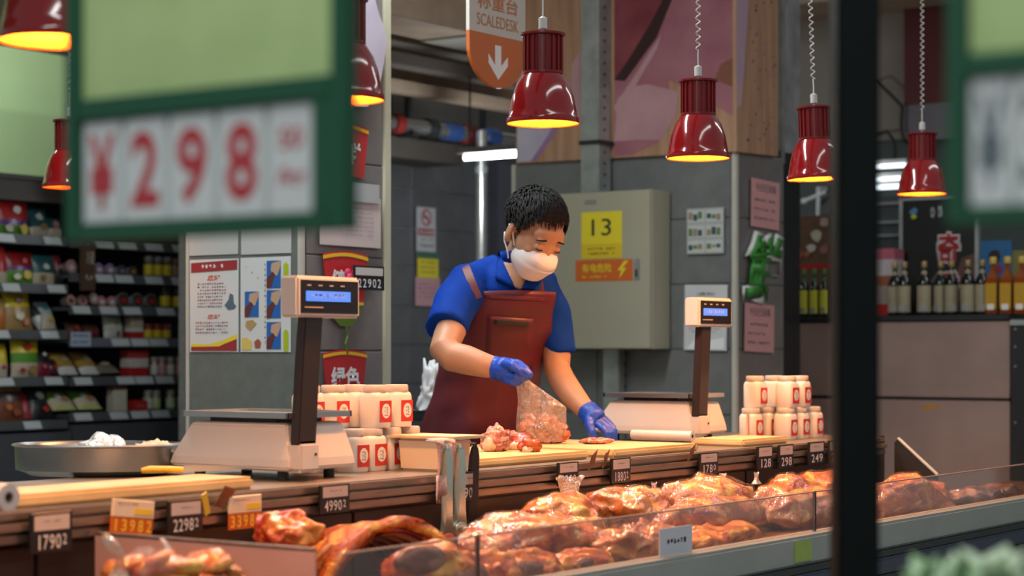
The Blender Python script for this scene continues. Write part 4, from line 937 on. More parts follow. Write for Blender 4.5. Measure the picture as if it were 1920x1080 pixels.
# --- scales
M_WPL = mat('white_scale_plastic', (0.66, 0.60, 0.56), 0.42, var=.04, scale=4)
M_LCD = mat('lit_blue_screen', (.05, .12, .4), .25, emit=(.07, .26, 1.0), estr=.85)
def make_scale(label):
    s = thing('electronic_scale', label, 'scale')
    W_, D_, H_ = .205, .315, .118
    b = MB(); L0, L1, L2 = .02, .045, H_
    def rc(x0, x1, y0, y1, z): return [(x0, y0, z), (x1, y0, z), (x1, y1, z), (x0, y1, z)]
    b.rings([rc(0.004, W_-.004, .004, D_-.004, L0), rc(-.004, W_+.004, -.006, D_+.018, L0+.006), rc(-.002, W_+.002, -.004, D_+.012, L1), rc(.012, W_-.012, .014, D_-.03, L2-.006), rc(.018, W_-.018, .02, D_-.036, L2)])
    b.build('housing', M_WPL, s, bevel=.003)
    for x in (.03, W_-.03):
        for y in (.04, D_-.04): MB().lathe([(.012, 0), (.012, .021)], 12, x, y).build('foot', M_DKMETAL, s)
    pb = MB().bb(.03, W_-.03, .06, D_-.07, L2, L2+.014).build('pan_support', M_DKMETAL, s)
    pn = MB().bb(.004, W_-.004, .006, D_-.02, L2+.012, L2+.016); pn.bb(.0, W_, .002, .008, L2+.010, L2+.022).bb(0, W_, D_-.022, D_-.016, L2+.010, L2+.022).bb(0, .006, .002, D_-.016, L2+.010, L2+.022).bb(W_-.006, W_, .002, D_-.016, L2+.010, L2+.022)
    pn.build('weighing_pan', M_STEEL, s)
    mt_ = MB().bb(.004, .068, -.03, .02, .018, .082).build('post_mount', M_WPL, s, bevel=.008)
    MB().lathe([(.003, 0), (.003, .002)], 8).build('screw', M_DKMETAL, mt_, loc=(.05, -.0305, .055)).rotation_euler = (PI/2, 0, 0)
    pt = MB(); pt.rings([[(x, y, z) for x, y in ((.008+sh, -.022), (.062+sh, -.022), (.062+sh, .002), (.008+sh, .002))] for sh, z in ((0, .075), (.013, .24), (.023, .345))])
    pt.build('post', mat('dark_scale_post', (.028, .02, .018), .35), s, bevel=.002)
    hd = MB().bb(-.008, .192, -.032, .016, .335, .420).build('display_head', M_WPL, s, bevel=.005)
    MB().bb(0.002, .182, -.034, -.031, .344, .411).build('black_fascia', mat('display_black', (.012, .01, .012), .15), hd)
    MB().bb(.016, .156, -.0352, -.034, .368, .389).build('screen', M_LCD, hd)
    scribble(c_((.35, .5, .9)), hd, .03, .14, .379, .010, y=-.0355, n=9, seed=3, name='readout')
    for k in range(4): MB().bb(.02+.035*k, .032+.035*k, -.0348, -.034, .399, .402).build('legend', c_((.4, .35, .33)), hd)
    MB().bb(.012, .07, -.0348, -.034, .354, .357).build('legend', c_((.4, .28, .2)), hd)
    return s
s1 = make_scale('nearer white electronic scale with dark post, at the counter left end')
p = FC.local(atz(540, 902, ZT+.002)); s1.location = FC.P(p[0], p[1], ZT+.0003); s1.rotation_euler = (0, 0, FC.a)
s2 = copy_tree(s1); s2['label'] = 'farther white electronic scale between the man and the far jars'
p = FC.local(atz(1306, 829, ZT+.002)); s2.location = FC.P(p[0], p[1]+.02, ZT+.0003); s2.rotation_euler = (0, 0, FC.a)
for s in (s1, s2): s['group'] = 'electronic scales'
# --- white jars with red labels
M_JARW = mat('white_jar', (0.72, 0.66, 0.60), 0.35); M_JLID = mat('cloudy_lid', (.55, .47, .42), .3); M_JRED = mat('jar_red', (.50, .03, .02), .45); M_JW = mat('jar_disc', (.72, .68, .62), .5)
def make_jar():
    j = thing('white_jar', 'x', 'jar'); q = .029; h = .078
    def sq(k, z, n=16): return [(math.copysign(abs(math.cos(a))**.45, math.cos(a))*k, math.copysign(abs(math.sin(a))**.45, math.sin(a))*k, z) for a in [2*PI*(i+.5)/n for i in range(n)]]
    MB().rings([sq(q*.93, 0), sq(q, .004), sq(q, h-.010), sq(q*.93, h-.003), sq(q*.84, h)]).build('body', M_JARW, j, smooth=True)
    MB().lathe([(q*.9, h), (q*.94, h+.002), (q*.94, h+.014), (q*.86, h+.017)], 18).build('lid', M_JLID, j, smooth=True)
    lb = MB().bb(-q*.62, q*.80, -q*1.012, -q*.98, .012, .060).build('red_label', M_JRED, j)
    cx = q*.12
    d = MB().prism([(cx+.0145*math.cos(2*PI*k/16), .037+.0165*math.sin(2*PI*k/16)) for k in range(16)], -q*1.022, -q*1.012); d.build('white_disc', M_JW, lb)
    text('三宝', INK, lb, cx, .037, w=.013, h=.022, y=-q*1.03)
    return j
J0 = make_jar(); used = [False]
def place_jar(label, x, y, z, yaw=0.0):
    j = copy_tree(J0) if used[0] else J0
    used[0] = True
    j.location = FC.P(x, y, z); j.rotation_euler = (0, 0, FC.a+yaw); j['label'] = label; j['group'] = 'white jars with red labels'
JH = .0955
zb_ = ZT+.0003
yb = FC.local(atz(682, 886, ZT))[1]+.029
yk = yb+.063
nm = ['first', 'second', 'third', 'fourth']
for k, u_ in enumerate((680, 714, 749, 784)): place_jar(nm[k]+' from left in the near stack\'s bottom front row of jars', FC.hit(u_, 860, yb-.029)[0], yb, zb_, .02*(-1)**k)
xk = [FC.hit(u_, 860, yk-.029)[0] for u_ in (596, 643, 684)]
for k, x_ in enumerate(xk): place_jar(nm[k]+' from left in the near stack\'s bottom back row, behind the scale', x_, yk, zb_, .03)
for k, u_ in enumerate((722, 762)): place_jar(['left', 'right'][k]+' jar on top of the near stack\'s front row', FC.hit(u_, 800, yb-.029)[0], yb, zb_+JH, .0)
for k, x_ in enumerate(xk): place_jar(nm[k]+' from left on top of the near stack\'s back row, beside the scale post', x_, yk, zb_+JH, -.03)
yb2 = FC.local(atz(1500, 824, ZT))[1]+.029; yk2 = yb2+.075
for k, u_ in enumerate((1489, 1512, 1538)): place_jar(['left', 'middle', 'right'][k]+' jar in the far stack\'s bottom front row beside the pole', FC.hit(u_, 815, yb2-.029)[0], yb2, zb_)
for k, u_ in enumerate((1424, 1452, 1478)): place_jar(['left', 'middle', 'right'][k]+' jar in the far stack\'s bottom back row', FC.hit(u_, 800, yk2-.029)[0], yk2, zb_)
for k, u_ in enumerate((1432, 1467)): place_jar(['left', 'right'][k]+' jar on top of the far stack\'s back row', FC.hit(u_, 750, yk2-.029)[0], yk2, zb_+JH)
for k, u_ in enumerate((1492, 1515)): place_jar(['left', 'right'][k]+' jar on top of the far stack\'s front row', FC.hit(u_, 750, yb2-.029)[0], yb2, zb_+JH)
# small pink card leaning at the far jars
x_ = FC.hit(1408, 800, yb2)[0]
tag(MB().box(0, 0, .03, .03, .004, .06).build('pink_card', mat('pink_card', (.6, .32, .27), .5), None, FC.P(x_, yb2+.01, ZT+.021), FC.a+.3), 'small pink card standing left of the far jars', 'card')
# --- cream tub, rag, tongs
x0 = FC.hit(826, 870, .04)[0]; x1 = FC.hit(884, 860, .04)[0]
tb = thing('cream_tub', 'cream plastic tub with a flat lid board beside the near jars', 'tub', FC.P((x0+x1)/2, .10, ZT+.0003), FC.a)
w_ = x1-x0
MB().box(0, 0, .036, w_*.86, .12, .072, tx=1.08, ty=1.08).build('tub', mat('cream_plastic', (.70, .60, .46), .4), tb, bevel=.005)
MB().bb(-w_*.56, w_*.5, -.10, .08, .0722, .079).build('lid_board', mat('pale_wood', (.66, .52, .34), .5, var=.15, scale=10, stretch=(1, 6, 6)), tb, bevel=.001)
MB().tube([(-w_*.3, -.066, .06), (-w_*.3, -.072, .045), (-w_*.26, -.072, .038), (-w_*.22, -.07, .05)], .0015, 6).build('hook', M_DKMETAL, tb)
# rag draped over the worktop edge
rg = MB(); rows = []
for j in range(9):
    t = j/8; z = .075-.155*t if t < 1 else 0
    rows.append([(-.03+.06*i/6+.004*math.sin(t*5+i), -.028-.006*math.sin(i*1.4+t*3), z) for i in range(7)])
rows = [[(x, .0, .0785) for x, y, z in rows[0]]]+rows
rg.rings(rows, cap=False, closed=False)
rgo = rg.build('cloth_rag', mat('pink_rag', (.62, .45, .42), .8, var=.2, scale=40, bump=.5, bscale=120), None, FC.P(FC.hit(812, 860, 0)[0], -.005, ZT+.001), FC.a, smooth='all')
rgo.modifiers.new('th', 'SOLIDIFY').thickness = .004
tag(rgo, 'pinkish cloth rag hanging over the counter edge left of the tongs', 'rag')
def tongs(label, u, m, L=.205, tip=None, lean=0.0, handle=None):
    x_ = FC.hit(u, 880, -.045)[0]
    t = thing('serving_tongs', label, 'tongs', FC.P(x_, -.045, ZT+.058), FC.a, 'tongs hanging at the counter edge')
    for s in (-1, 1):
        pts = [(s*.004, -.004*0, .0), (s*.010, 0, -.02), (s*.014, 0, -L*.5), (s*.012, 0, -L*.8), (s*.008, 0, -L)]
        rr = [[(x+s*.0-.0*wd-wd_, yy, z) for x, yy, z in ((0, 0, 0),)] for wd, wd_ in ()]
        bm_ = MB(); rings = []
        for k, (x, y, z) in enumerate(pts):
            hw_ = [.006, .0075, .007, .008, .013][k]
            rings.append([(x-.001, y-hw_, z), (x+.001, y-hw_*.9, z), (x+.001, y+hw_*.9, z), (x-.001, y+hw_, z)])
        bm_.rings(rings); bm_.build('arm', m, t, smooth=True)
        MB().ell((s*.008, 0, -L-.008), (.004, .016, .016), None, 12, 8).build('scoop', tip or m, t, smooth=True)
    MB().tube([(-.004, 0, 0), (-.003, 0, .006), (.003, 0, .006), (.004, 0, 0)], .004, 8).build('spring_bow', handle or m, t)
    MB().tube([(0, 0, .006), (0, .03, .016), (0, .05, .018)], .0018, 6).build('hook', M_STEEL, t)
    t.rotation_euler = (0, lean, FC.a+1.1)
    return t
M_TONG = mat('tong_steel', (.50, .62, .55), .25, .85)
tongs('left steel tongs with red tip hanging beside the pink rag', 838, M_TONG, .185, mat('red_tip', (.40, .10, .06), .4))
tongs('right steel tongs hanging between the other tongs and the black pair', 862, M_TONG, .165)
tongs('black handled tongs hanging at an angle right of the steel tongs', 890, mat('black_plastic', (.015, .015, .016), .4), .17, None, -.12)
# --- film rolls
def roll(label, p0, r0, L, z):
    t = thing('bag_roll', label, 'roll', p0, FC.a)
    n = 20
    def ring(r, y): return [(r*math.cos(2*PI*k/n), y, r0+r*math.sin(2*PI*k/n)) for k in range(n)]
    MB().rings([ring(r0*.42, .004), ring(r0*.42, 0), ring(r0, 0), ring(r0, L), ring(r0*.42, L), ring(r0*.42, L-.004)], cap=False).build('film_wrap', mat('roll_film', (.66, .58, .52), .3, var=.08, scale=30, stretch=(1, 12, 1)), t, smooth=True)
    MB().rings([ring(r0*.4, .001), ring(r0*.4, L-.001), ring(r0*.3, L-.001), ring(r0*.3, .001), ring(r0*.4, .001)], cap=False).build('core', mat('roll_core', (.16, .09, .05), .7), t, smooth=True)
    return t
p = atz(22, 958, ZT+.026); l_ = FC.local(p)
roll('end of a clear bag roll at the left picture edge', FC.P(l_[0]-.005, l_[1], ZT+.0255), .021, .25, 0)
p = atz(1303, 828, ZT+.02); l_ = FC.local(p)
roll('white bag roll lying in front of the far scale', FC.P(l_[0]-.012, l_[1], ZT+.0205), .014, .19, 0)
# --- price tags on the counter rail
PBLK = mat('tag_black', (.015, .013, .013), .35); PLAB = mat('tag_label', (.60, .47, .40), .5); DIG = mat('tag_digit', (.75, .66, .6), .5)
ORT = mat('tag_orange', (.62, .12, .01), .4); YDG = mat('digit_yellow', (.85, .55, .04), .4); CRT = mat('tag_cream', (.75, .6, .42), .5)
def ptag(label, u0, v0, u1, v1, digits, style='k', y=-.034, tilt=0.0, small=None):
    xa, za = FC.hit(u0, v0, y); xb, _ = FC.hit(u1, v0, y); zb = FC.hit((u0+u1)/2, v1, y)[1]; za = FC.hit((u0+u1)/2, v0, y)[1]
    a, b = xb-xa, za-zb
    t = thing('price_tag', label, 'price tag', FC.P((xa+xb)/2, y, zb), FC.a, 'price tags on the counter rail')
    if style == 'k':
        MB().bb(-a/2, a/2, 0, .006, 0, b).build('plate', PBLK, t, bevel=.001, bseg=1)
        MB().bb(-a*.42, a*.42, -.001, 0, b*.56, b*.93).build('paper_label', PLAB, t)
        scribble(c_((.3, .2, .17)), t, -a*.2, a*.2, b*.78, b*.05, y=-.0013, n=6, seed=int(u0))
        n = len(digits)
        for k, d in enumerate(digits):
            last = k == n-1 and n > 3
            cx = -a*.38+a*.76*(k+.5)/n
            text(d, DIG, t, cx, b*(.27 if not last else .31), w=a*.62/n*(.8 if last else 1)*(.32 if d == '1' else 1), h=b*(.36 if not last else .26), y=-.0008, bold=.008, name='digit')
    else:
        MB().bb(-a/2, a/2, 0, .006, b*.48, b).build('paper_label', CRT, t, bevel=.001, bseg=1)
        MB().bb(a*.0, a*.44, -.001, 0, b*.58, b*.76).build('yellow_patch', YDG, t)
        scribble(c_((.4, .2, .1)), t, -a*.4, a*.1, b*.88, b*.05, y=-.001, n=7, seed=int(u0))
        for k, d in enumerate(digits):
            n = len(digits); cx = -a/2+a*(k+.5)/n
            cd = MB().bb(cx-a/n*.47, cx+a/n*.47, .001, .005, 0, b*.48).build('digit_card', ORT, t)
            text(d, YDG, cd, cx, b*.24, w=a/n*.6*(.32 if d == '1' else 1), h=b*.36, y=.0005, bold=.012, name='digit')
    MB().bb(-.006, .006, .004, -y-.008, b-.012, b-.006).build('clip', M_DKMETAL, t)
    if tilt: t.rotation_euler[1] = tilt
    return t
ptag('black price tag with white digits nearest the left picture edge', 58, 960, 136, 1036, '17902')
ptag('left orange price tag with cream label on the counter rail', 208, 938, 286, 1001, '13982', 'o', tilt=.12)
ptag('black price tag between the two orange price tags', 316, 937, 381, 1001, '22982')
ptag('right orange price tag with cream label, left of the red meat', 431, 929, 491, 991, '33980', 'o')
ptag('black price tag below the near scale\'s right end', 601, 908, 656, 962, '49902')
ptag('black price tag half hidden behind the hanging tongs', 866, 884, 898, 938, '902')
ptag('black price tag behind the knotted bag of meat', 1047, 866, 1085, 910, '2200')
ptag('black price tag right of the knotted bag of meat', 1147, 858, 1183, 906, '18802')
ptag('black price tag below the far scale', 1312, 848, 1347, 890, '1780')
ptag('first black price tag right of the far scale', 1421, 836, 1449, 880, '128')
ptag('second black price tag right of the far scale', 1461, 833, 1488, 877, '298')
ptag('third black price tag right of the far scale, below the jars', 1517, 828, 1546, 870, '249')
ptag('black price tag at the edge of the dark pole', 1555, 825, 1582, 868, '20')
# bent label holders and yellow slip
for k, (u_, v_, w2) in enumerate(((420, 935, .03), (1112, 862, .028), (1136, 860, .02), (1297, 848, .03))):
    x_, z_ = FC.hit(u_, v_, -.03)
    q = MB().box(0, 0, 0, w2, .002, .05)
    o = q.build('rail_flap', M_RAILB, None, FC.P(x_, -.03, z_), FC.a); o.rotation_euler = (.5, -.5 if k else .25, FC.a)
    tag(o, ['bent metal label flap between the near price tags', 'left bent metal label flap right of the knotted bag', 'right bent metal label flap right of the knotted bag', 'bent metal label flap left of the far scale tag'][k], 'label holder', 'bent label flaps')
x_, z_ = FC.hit(386, 945, -.036)
o = MB().box(0, 0, 0, .014, .002, .045).build('yellow_slip', YDG, None, FC.P(x_, -.036, z_), FC.a); o.rotation_euler = (.2, -.45, FC.a); tag(o, 'yellow paper slip stuck beside the black tag between orange tags', 'slip')
# price tag hung on the left column
xa, za = K2b.hit(664, 497, -.05); xb, zb = K2b.hit(721, 545, -.05)
a, b = xb-xa, za-zb
t = thing('price_tag', 'black price tag hanging on the left column beside the rose', 'price tag', K2b.P((xa+xb)/2, -.05, zb), K2b.a)
MB().bb(-a/2, a/2, 0, .006, 0, b).build('plate', PBLK, t, bevel=.001)
MB().bb(-a*.45, a*.44, -.001, 0, b*.6, b*.92).build('paper_label', mat('tag_white', (.6, .56, .54), .5), t)
for k, d in enumerate('22902'): text(d, WHITE, t, -a*.4+a*.8*(k+.5)/5, b*.28, w=a*.11, h=b*.36, y=-.0008, bold=.008, name='digit')
MB().bb(-.004, .004, .005, .042, b*.5, b*.6).build('bracket', M_DKMETAL, t)
# --- steel basin behind the long board, with a bag and bones in it; yellow handled knife
c0 = FC.local(atz(175, 893, ZT+.004)); cx, cy = c0[0]-.02, c0[1]+.02
bs = thing('steel_basin', 'oval steel basin behind the long cutting board at left', 'basin', at(184, 0, 4.15)*1.0, 0)
pz = at(184, 905, 4.25); bs.location = (pz.x, 4.25, ZT+.0003)
def ov(k, z, n=28): return [(.182*k*math.cos(2*PI*i/n), .12*k*math.sin(2*PI*i/n), z) for i in range(n)]
MB().rings([ov(.80, .0), ov(.86, .006), ov(.97, .012), ov(.98, .062), ov(1.0, .066), ov(.99, .068), ov(.955, .062), ov(.945, .018), ov(.5, .012)], cap=True).build('bowl', mat('dull_steel', (.33, .34, .33), .3, .85, var=.2, scale=6), bs, smooth=True)
MB().rings([ov(1.0, .062), ov(1.025, .065), ov(1.0, .0685)], cap=False).build('rolled_rim', M_STEEL, bs, smooth=True)
M_BAGW = film('cloudy_bag', (.9, .95, .97), .25, .2, .8, 50, .35, (.62, .66, .68))
def lump(mb, c, r, seed, amp=.25, fr=3.0, seg=28, rg=18, M=None, flat=None):
    n0 = len(mb.v); mb.ell((0, 0, 0), r, M, seg, rg)
    mx = max(r)
    for i in range(n0, len(mb.v)):
        p = Vector(mb.v[i]); q = p/mx*fr*.5+Vector((seed*3.1, seed*1.7, seed))
        k = 1+amp*noise.fractal(q, 1.0, 2.0, 3)
        p = p*k
        if flat is not None and p.z < flat: p.z = flat
        mb.v[i] = tuple(Vector(c)+p)
    return mb
m = lump(MB(), (0, 0, 0), (.062, .06, .04), 4.2, .3, 4, flat=-.026)
tag(m.build('plastic_bag', M_BAGW, None, (bs.location.x+.01, 4.25, ZT+.0435), 0, smooth='all'), 'clear plastic bag heaped in the steel basin', 'bag')
m = lump(MB(), (0, 0, 0), (.05, .04, .022), 8.8, .6, 8, flat=-.012)
tag(m.build('bone_pieces', mat('bone', (.55, .47, .33), .6, var=.2, scale=40), None, (bs.location.x+.12, 4.24, ZT+.0475), 0, smooth='all'), 'pale bone piece in the steel basin beside the bag', 'bone')
kn = atz(300, 886, ZT+.03)
k_ = thing('knife', 'knife with yellow handle lying behind the long cutting board', 'knife', (kn.x, kn.y, ZT+.026), .12)
MB().tube([(-.035, 0, .008), (-.02, 0, .010), (.02, 0, .010), (.045, 0, .009)], [.007, .010, .009, .008], 10, .75).build('handle', mat('yellow_handle', (.75, .42, .01), .35), k_, smooth=True)
MB().prism([(.045, .004), (.16, .010), (.17, .016), (.045, .018)], -.001, .001).build('blade', M_STEEL, k_)
# white bag and shelf thing behind the man, left
p = at(806, 770, 6.1)
m = lump(MB(), (0, 0, .055), (.030, .022, .062), 5.3, .75, 5, 30, 22, flat=-.052)
for sx, tz in ((-.012, .165), (.016, .15)): m.tube([(sx*.6, 0, .085), (sx, .003, .115), (sx*1.5, -.002, tz)], [.014, .009, .003], 8)
b0 = m.build('white_carrier_bag', mat('white_bag', (.6, .62, .64), .4, var=.1, scale=20), None, (p.x, 6.1, CAMZ-(770-HOR)/FPX*6.1-.002), 0, smooth='all'); tag(b0, 'crumpled white carrier bag on the back bench behind the man', 'bag')
bn = thing('back_bench', 'dark back bench behind the man holding the white bag', 'bench', (p.x, 6.1, 0), FC.a)
MB().bb(-.03, .45, -.06, .12, p.z-.03, p.z).build('bench_top', M_DKMETAL, bn, bevel=.003)
for x in (-.01, .42):
    for y in (-.03, .1): MB().bb(x-.015, x+.015, y-.015, y+.015, 0, p.z-.03).build('leg', M_DKMETAL, bn)
# ================================================================ red heat lamps
M_LRED = mat('red_enamel', (0.24, 0.004, 0.006), 0.14, coat=.6)
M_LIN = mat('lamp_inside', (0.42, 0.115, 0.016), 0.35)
M_NECK = mat('dark_red_neck', (0.16, 0.008, 0.010), 0.28)
M_CORD = mat('white_cord', (.55, .55, .53), .4)
def make_lamp():
    L = thing('heat_lamp', 'x', 'lamp')
    R = .0825
    outer = [(R, 0), (R*1.0, .010), (R*.955, .016), (R*.93, .03), (R*.86, .060), (R*.74, .088), (R*.60, .106), (R*.50, .116)]
    inner = [(R*.47, .112), (R*.57, .102), (R*.71, .084), (R*.83, .056), (R*.90, .028), (R*.965, .002), (R, 0)]
    MB().lathe(outer, 40, cap=False).build('shade', M_LRED, L, smooth='all')
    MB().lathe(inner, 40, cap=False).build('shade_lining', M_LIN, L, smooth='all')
    MB().lathe([(R*1.0, -.0005), (R*1.02, .004), (R*1.0, .012)], 40, cap=False).build('rim', M_LRED, L, smooth=True)
    nk = MB().lathe([(R*.50, .114), (R*.50, .200)], 24).build('neck', M_NECK, L, smooth=True)
    for k in range(18):
        a = 2*PI*k/18
        MB().box(R*.52*math.cos(a), R*.52*math.sin(a), .158, .006, .004, .080, a).build('rib', M_NECK, nk)
    MB().lathe([(R*.52, .198), (R*.62, .200), (R*.62, .205), (R*.2, .208)], 24).build('cap', M_NECK, L, smooth=True)
    MB().lathe([(R*.56, .112), (R*.56, .118)], 24).build('collar', M_NECK, L)
    MB().lathe([(.004, .206), (.004, .214), (.010, .216), (.010, .24), (.005, .243)], 12).build('cord_grip', M_CORD, L, smooth=True)
    pts = [(0, 0, .24), (.001, 0, .262), (.0, .0, .285)]
    n = 48; z0, z1 = .285, 1.25
    for i in range(n*7):
        t = i/(n*7); a = 2*PI*n*t
        pts.append((.0055*math.cos(a), .0055*math.sin(a), z0+(z1-z0)*t))
    pts += [(0, 0, z1), (0, 0, 1.64)]
    MB().tube(pts, .0020, 5).build('coiled_cord', M_CORD, L, smooth=True)
    MB().lathe([(.03, 1.635), (.03, 1.66), (.012, 1.664)], 14).build('ceiling_rose', M_CORD, L)
    MB().lathe([(.0, .064), (.018, .068), (.022, .080), (.018, .094), (.012, .104), (.012, .112)], 18).build('bulb', mat('lit_bulb', (1, .8, .5), .3, emit=(1, .45, .10), estr=7.0), L, smooth='all')
    return L
def heat_light(loc, power):
    l = bpy.data.lights.new('heat_bulb_light', 'POINT'); l.energy = power; l.color = (1.0, .40, .11); l.shadow_soft_size = .03
    o = bpy.data.objects.new('heat_bulb_light', l); COL.objects.link(o); o.location = loc
    return o
LP = [(100, 78, 200, 'nearest red heat lamp, at the upper left picture corner'),
      (643, 188, 154, 'red heat lamp half hidden by the large green price sign'),
      (1018, 232, 136, 'red heat lamp beside the scale desk sign'),
      (1309, 297, 118, 'red heat lamp in front of the meat photo board'),
      (1531, 336, 109, 'red heat lamp half hidden behind the dark pole'),
      (1729, 364, 92, 'rightmost and smallest red heat lamp, above the menu board')]
L0 = make_lamp()
for i, (u_, v_, wd, lab) in enumerate(LP):
    Y = FPX*.165/wd; p = at(u_, v_, Y)
    o = L0 if i == 0 else copy_tree(L0)
    o.location = (p.x, p.y, p.z); o['label'] = lab; o['group'] = 'red heat lamps over the counter'; o.rotation_euler = (0, 0, .7*i)
    if i == 4: o.rotation_euler = (0, math.radians(-2), .0)
    heat_light((p.x, p.y, p.z+.066), [60, 50, 50, 54, 54, 46][i])
o = copy_tree(L0); p = at(131, 352, 6.0); o.location = p; o['label'] = 'far red heat lamp seen left of the large green sign'; o['group'] = 'red heat lamps over the counter'; o.rotation_euler = (0, 0, .2)
heat_light((p.x, p.y, p.z+.066), 9)
# lamps hang from a ceiling track above the counter
tz = 3.356
a0 = at(100, 0, 3.05); a1 = at(1729, 0, 6.64)
tr = thing('lamp_track', 'ceiling track above the counter that carries the heat lamps', 'track', (a0.x, a0.y, tz), math.atan2(a1.y-a0.y, a1.x-a0.x))
ln = math.hypot(a1.x-a0.x, a1.y-a0.y)
MB().bb(-.5, ln+.5, -.2, .2, 0, .03).build('rail', M_GALV, tr)
p7 = at(131, 352, 6.0); tag(MB().bb(-.2, .2, -.1, .1, 0, .03).build('ceiling_plate', M_GALV, None, (p7.x, p7.y, tz)), 'ceiling plate the far left heat lamp hangs from', 'plate')
# ================================================================ scale desk sign
FS = Frame(at(932, HOR, 6.0), AD)
x0, _ = FS.hit(880, 60); x1, _ = FS.hit(985, 60); a = x1-x0
zmid = FS.hit(932, 67)[1]; zbot = FS.hit(932, 165)[1]; ztop = FS.hit(932, -60)[1]
sg = thing('scale_desk_sign', 'hanging white and orange scale desk sign with down arrow', 'sign', FS.P((x0+x1)/2, 0, zbot), FS.a)
zm, ztp = zmid-zbot, ztop-zbot
low = [(a/2*math.cos(-PI*k/16)*1.0, zm*(1-abs(math.sin(PI*k/16))**.8) if True else 0) for k in range(17)]
low = [(a/2*math.cos(PI*k/16), zm*.45*(1-math.sin(PI*k/16)**.75)) for k in range(17)]
low = [(a/2, zm)]+[(a/2*math.cos(PI*k/18), zm*.75*(1-math.sin(PI*k/18))**1.0) for k in range(1, 18)]+[(-a/2, zm)]
MB().prism(list(reversed([(x, z) for x, z in low])), 0, .012).build('orange_panel', mat('sign_orange', (.52, .13, .025), .45), sg)
MB().bb(-a/2, a/2, 0, .012, zm, ztp).build('white_panel', mat('sign_white', (.55, .53, .48), .45), sg)
OGI = mat('sign_orange_ink', (.50, .16, .05), .5)
text('称重台', OGI, sg, 0, zm+.098, w=a*.72, h=.05, y=-.001, bold=.012)
text('SCALEDESK', OGI, sg, 0, zm+.040, w=a*.74, h=.036, y=-.001)
MB().prism([(-.015, zm-.03), (.015, zm-.03), (.015, zm*.42), (.05, zm*.62), (.05, zm*.45), (0, zm*.16), (-.05, zm*.45), (-.05, zm*.62), (-.015, zm*.42)][::-1], -.002, -.0005).build('arrow', WHITE, sg)
for s in (-.4, .4): MB().bb(a*s-.003, a*s+.003, .004, .008, ztp, 3.3-zbot).build('hanger_wire', M_STEEL, sg)
tag(MB().bb(-.35, .35, -.08, .08, 0, .03).build('ceiling_batten', M_GALV, None, FS.P((x0+x1)/2, 0, 3.3), FS.a), 'ceiling batten that carries the scale desk sign', 'batten')
# ================================================================ meat
def meat_mat(name, c1, c2, c3, sc=9, coat=.35, rough=.38, dist=2.0):
    m = bpy.data.materials.new(name); m.use_nodes = True; nt = m.node_tree; b = nt.nodes['Principled BSDF']
    tc = nt.nodes.new('ShaderNodeTexCoord'); nz = nt.nodes.new('ShaderNodeTexNoise'); nz.inputs['Scale'].default_value = sc; nz.inputs['Detail'].default_value = 6; nz.inputs['Distortion'].default_value = dist
    nt.links.new(tc.outputs['Object'], nz.inputs['Vector'])
    rp = nt.nodes.new('ShaderNodeValToRGB'); e = rp.color_ramp.elements
    e[0].position = .36; e[0].color = (*c1, 1); e[1].position = .66; e[1].color = (*c3, 1); k = e.new(.5); k.color = (*c2, 1)
    nt.links.new(nz.outputs['Fac'], rp.inputs['Fac'])
    mp = nt.nodes.new('ShaderNodeMapping'); mp.inputs['Scale'].default_value = (1.0, 2.6, 2.6); mp.inputs['Rotation'].default_value = (.3, .4, .5)
    nt.links.new(tc.outputs['Object'], mp.inputs['Vector'])
    n3 = nt.nodes.new('ShaderNodeTexNoise'); n3.inputs['Scale'].default_value = sc*1.3; n3.inputs['Detail'].default_value = 7; n3.inputs['Distortion'].default_value = 1.2
    nt.links.new(mp.outputs['Vector'], n3.inputs['Vector'])
    r3 = nt.nodes.new('ShaderNodeValToRGB'); r3.color_ramp.elements[0].position = .56; r3.color_ramp.elements[1].position = .66
    nt.links.new(n3.outputs['Fac'], r3.inputs['Fac'])
    mx = nt.nodes.new('ShaderNodeMix'); mx.data_type = 'RGBA'; mx.inputs['B'].default_value = (min(1, c3[0]*1.12), c3[1]*1.25, c3[2]*1.25, 1)
    nt.links.new(r3.outputs['Color'], mx.inputs['Factor']); nt.links.new(rp.outputs['Color'], mx.inputs['A']); nt.links.new(mx.outputs['Result'], b.inputs['Base Color'])
    b.inputs['Roughness'].default_value = rough; b.inputs['Coat Weight'].default_value = coat; b.inputs['Coat Roughness'].default_value = .15
    n2 = nt.nodes.new('ShaderNodeTexNoise'); n2.inputs['Scale'].default_value = sc*4; n2.inputs['Detail'].default_value = 4; n2.inputs['Distortion'].default_value = 1.0
    nt.links.new(tc.outputs['Object'], n2.inputs['Vector'])
    bp = nt.nodes.new('ShaderNodeBump'); bp.inputs['Strength'].default_value = .7; bp.inputs['Distance'].default_value = .009
    nt.links.new(n2.outputs['Fac'], bp.inputs['Height']); nt.links.new(bp.outputs['Normal'], b.inputs['Normal'])
    return m
MT_RED = meat_mat('red_meat', (.30, .015, .004), (.46, .07, .012), (.62, .28, .06), 9)
MT_FAT = meat_mat('fatty_meat', (.28, .025, .004), (.50, .13, .018), (.66, .36, .07), 8)
MT_PALE = meat_mat('bagged_meat', (.34, .055, .010), (.54, .18, .03), (.66, .38, .09), 6)
MT_DARK = meat_mat('dark_cut_meat', (.10, .035, .03), (.17, .07, .06), (.26, .13, .10), 7, coat=.3)
MT_DRED = meat_mat('deep_red_meat', (.16, .012, .012), (.28, .03, .03), (.42, .12, .08), 10)
M_WRAP = film('cling_film', (1, .97, .94), .85, .09, 1.0, 34, .96, (.8, .6, .4))
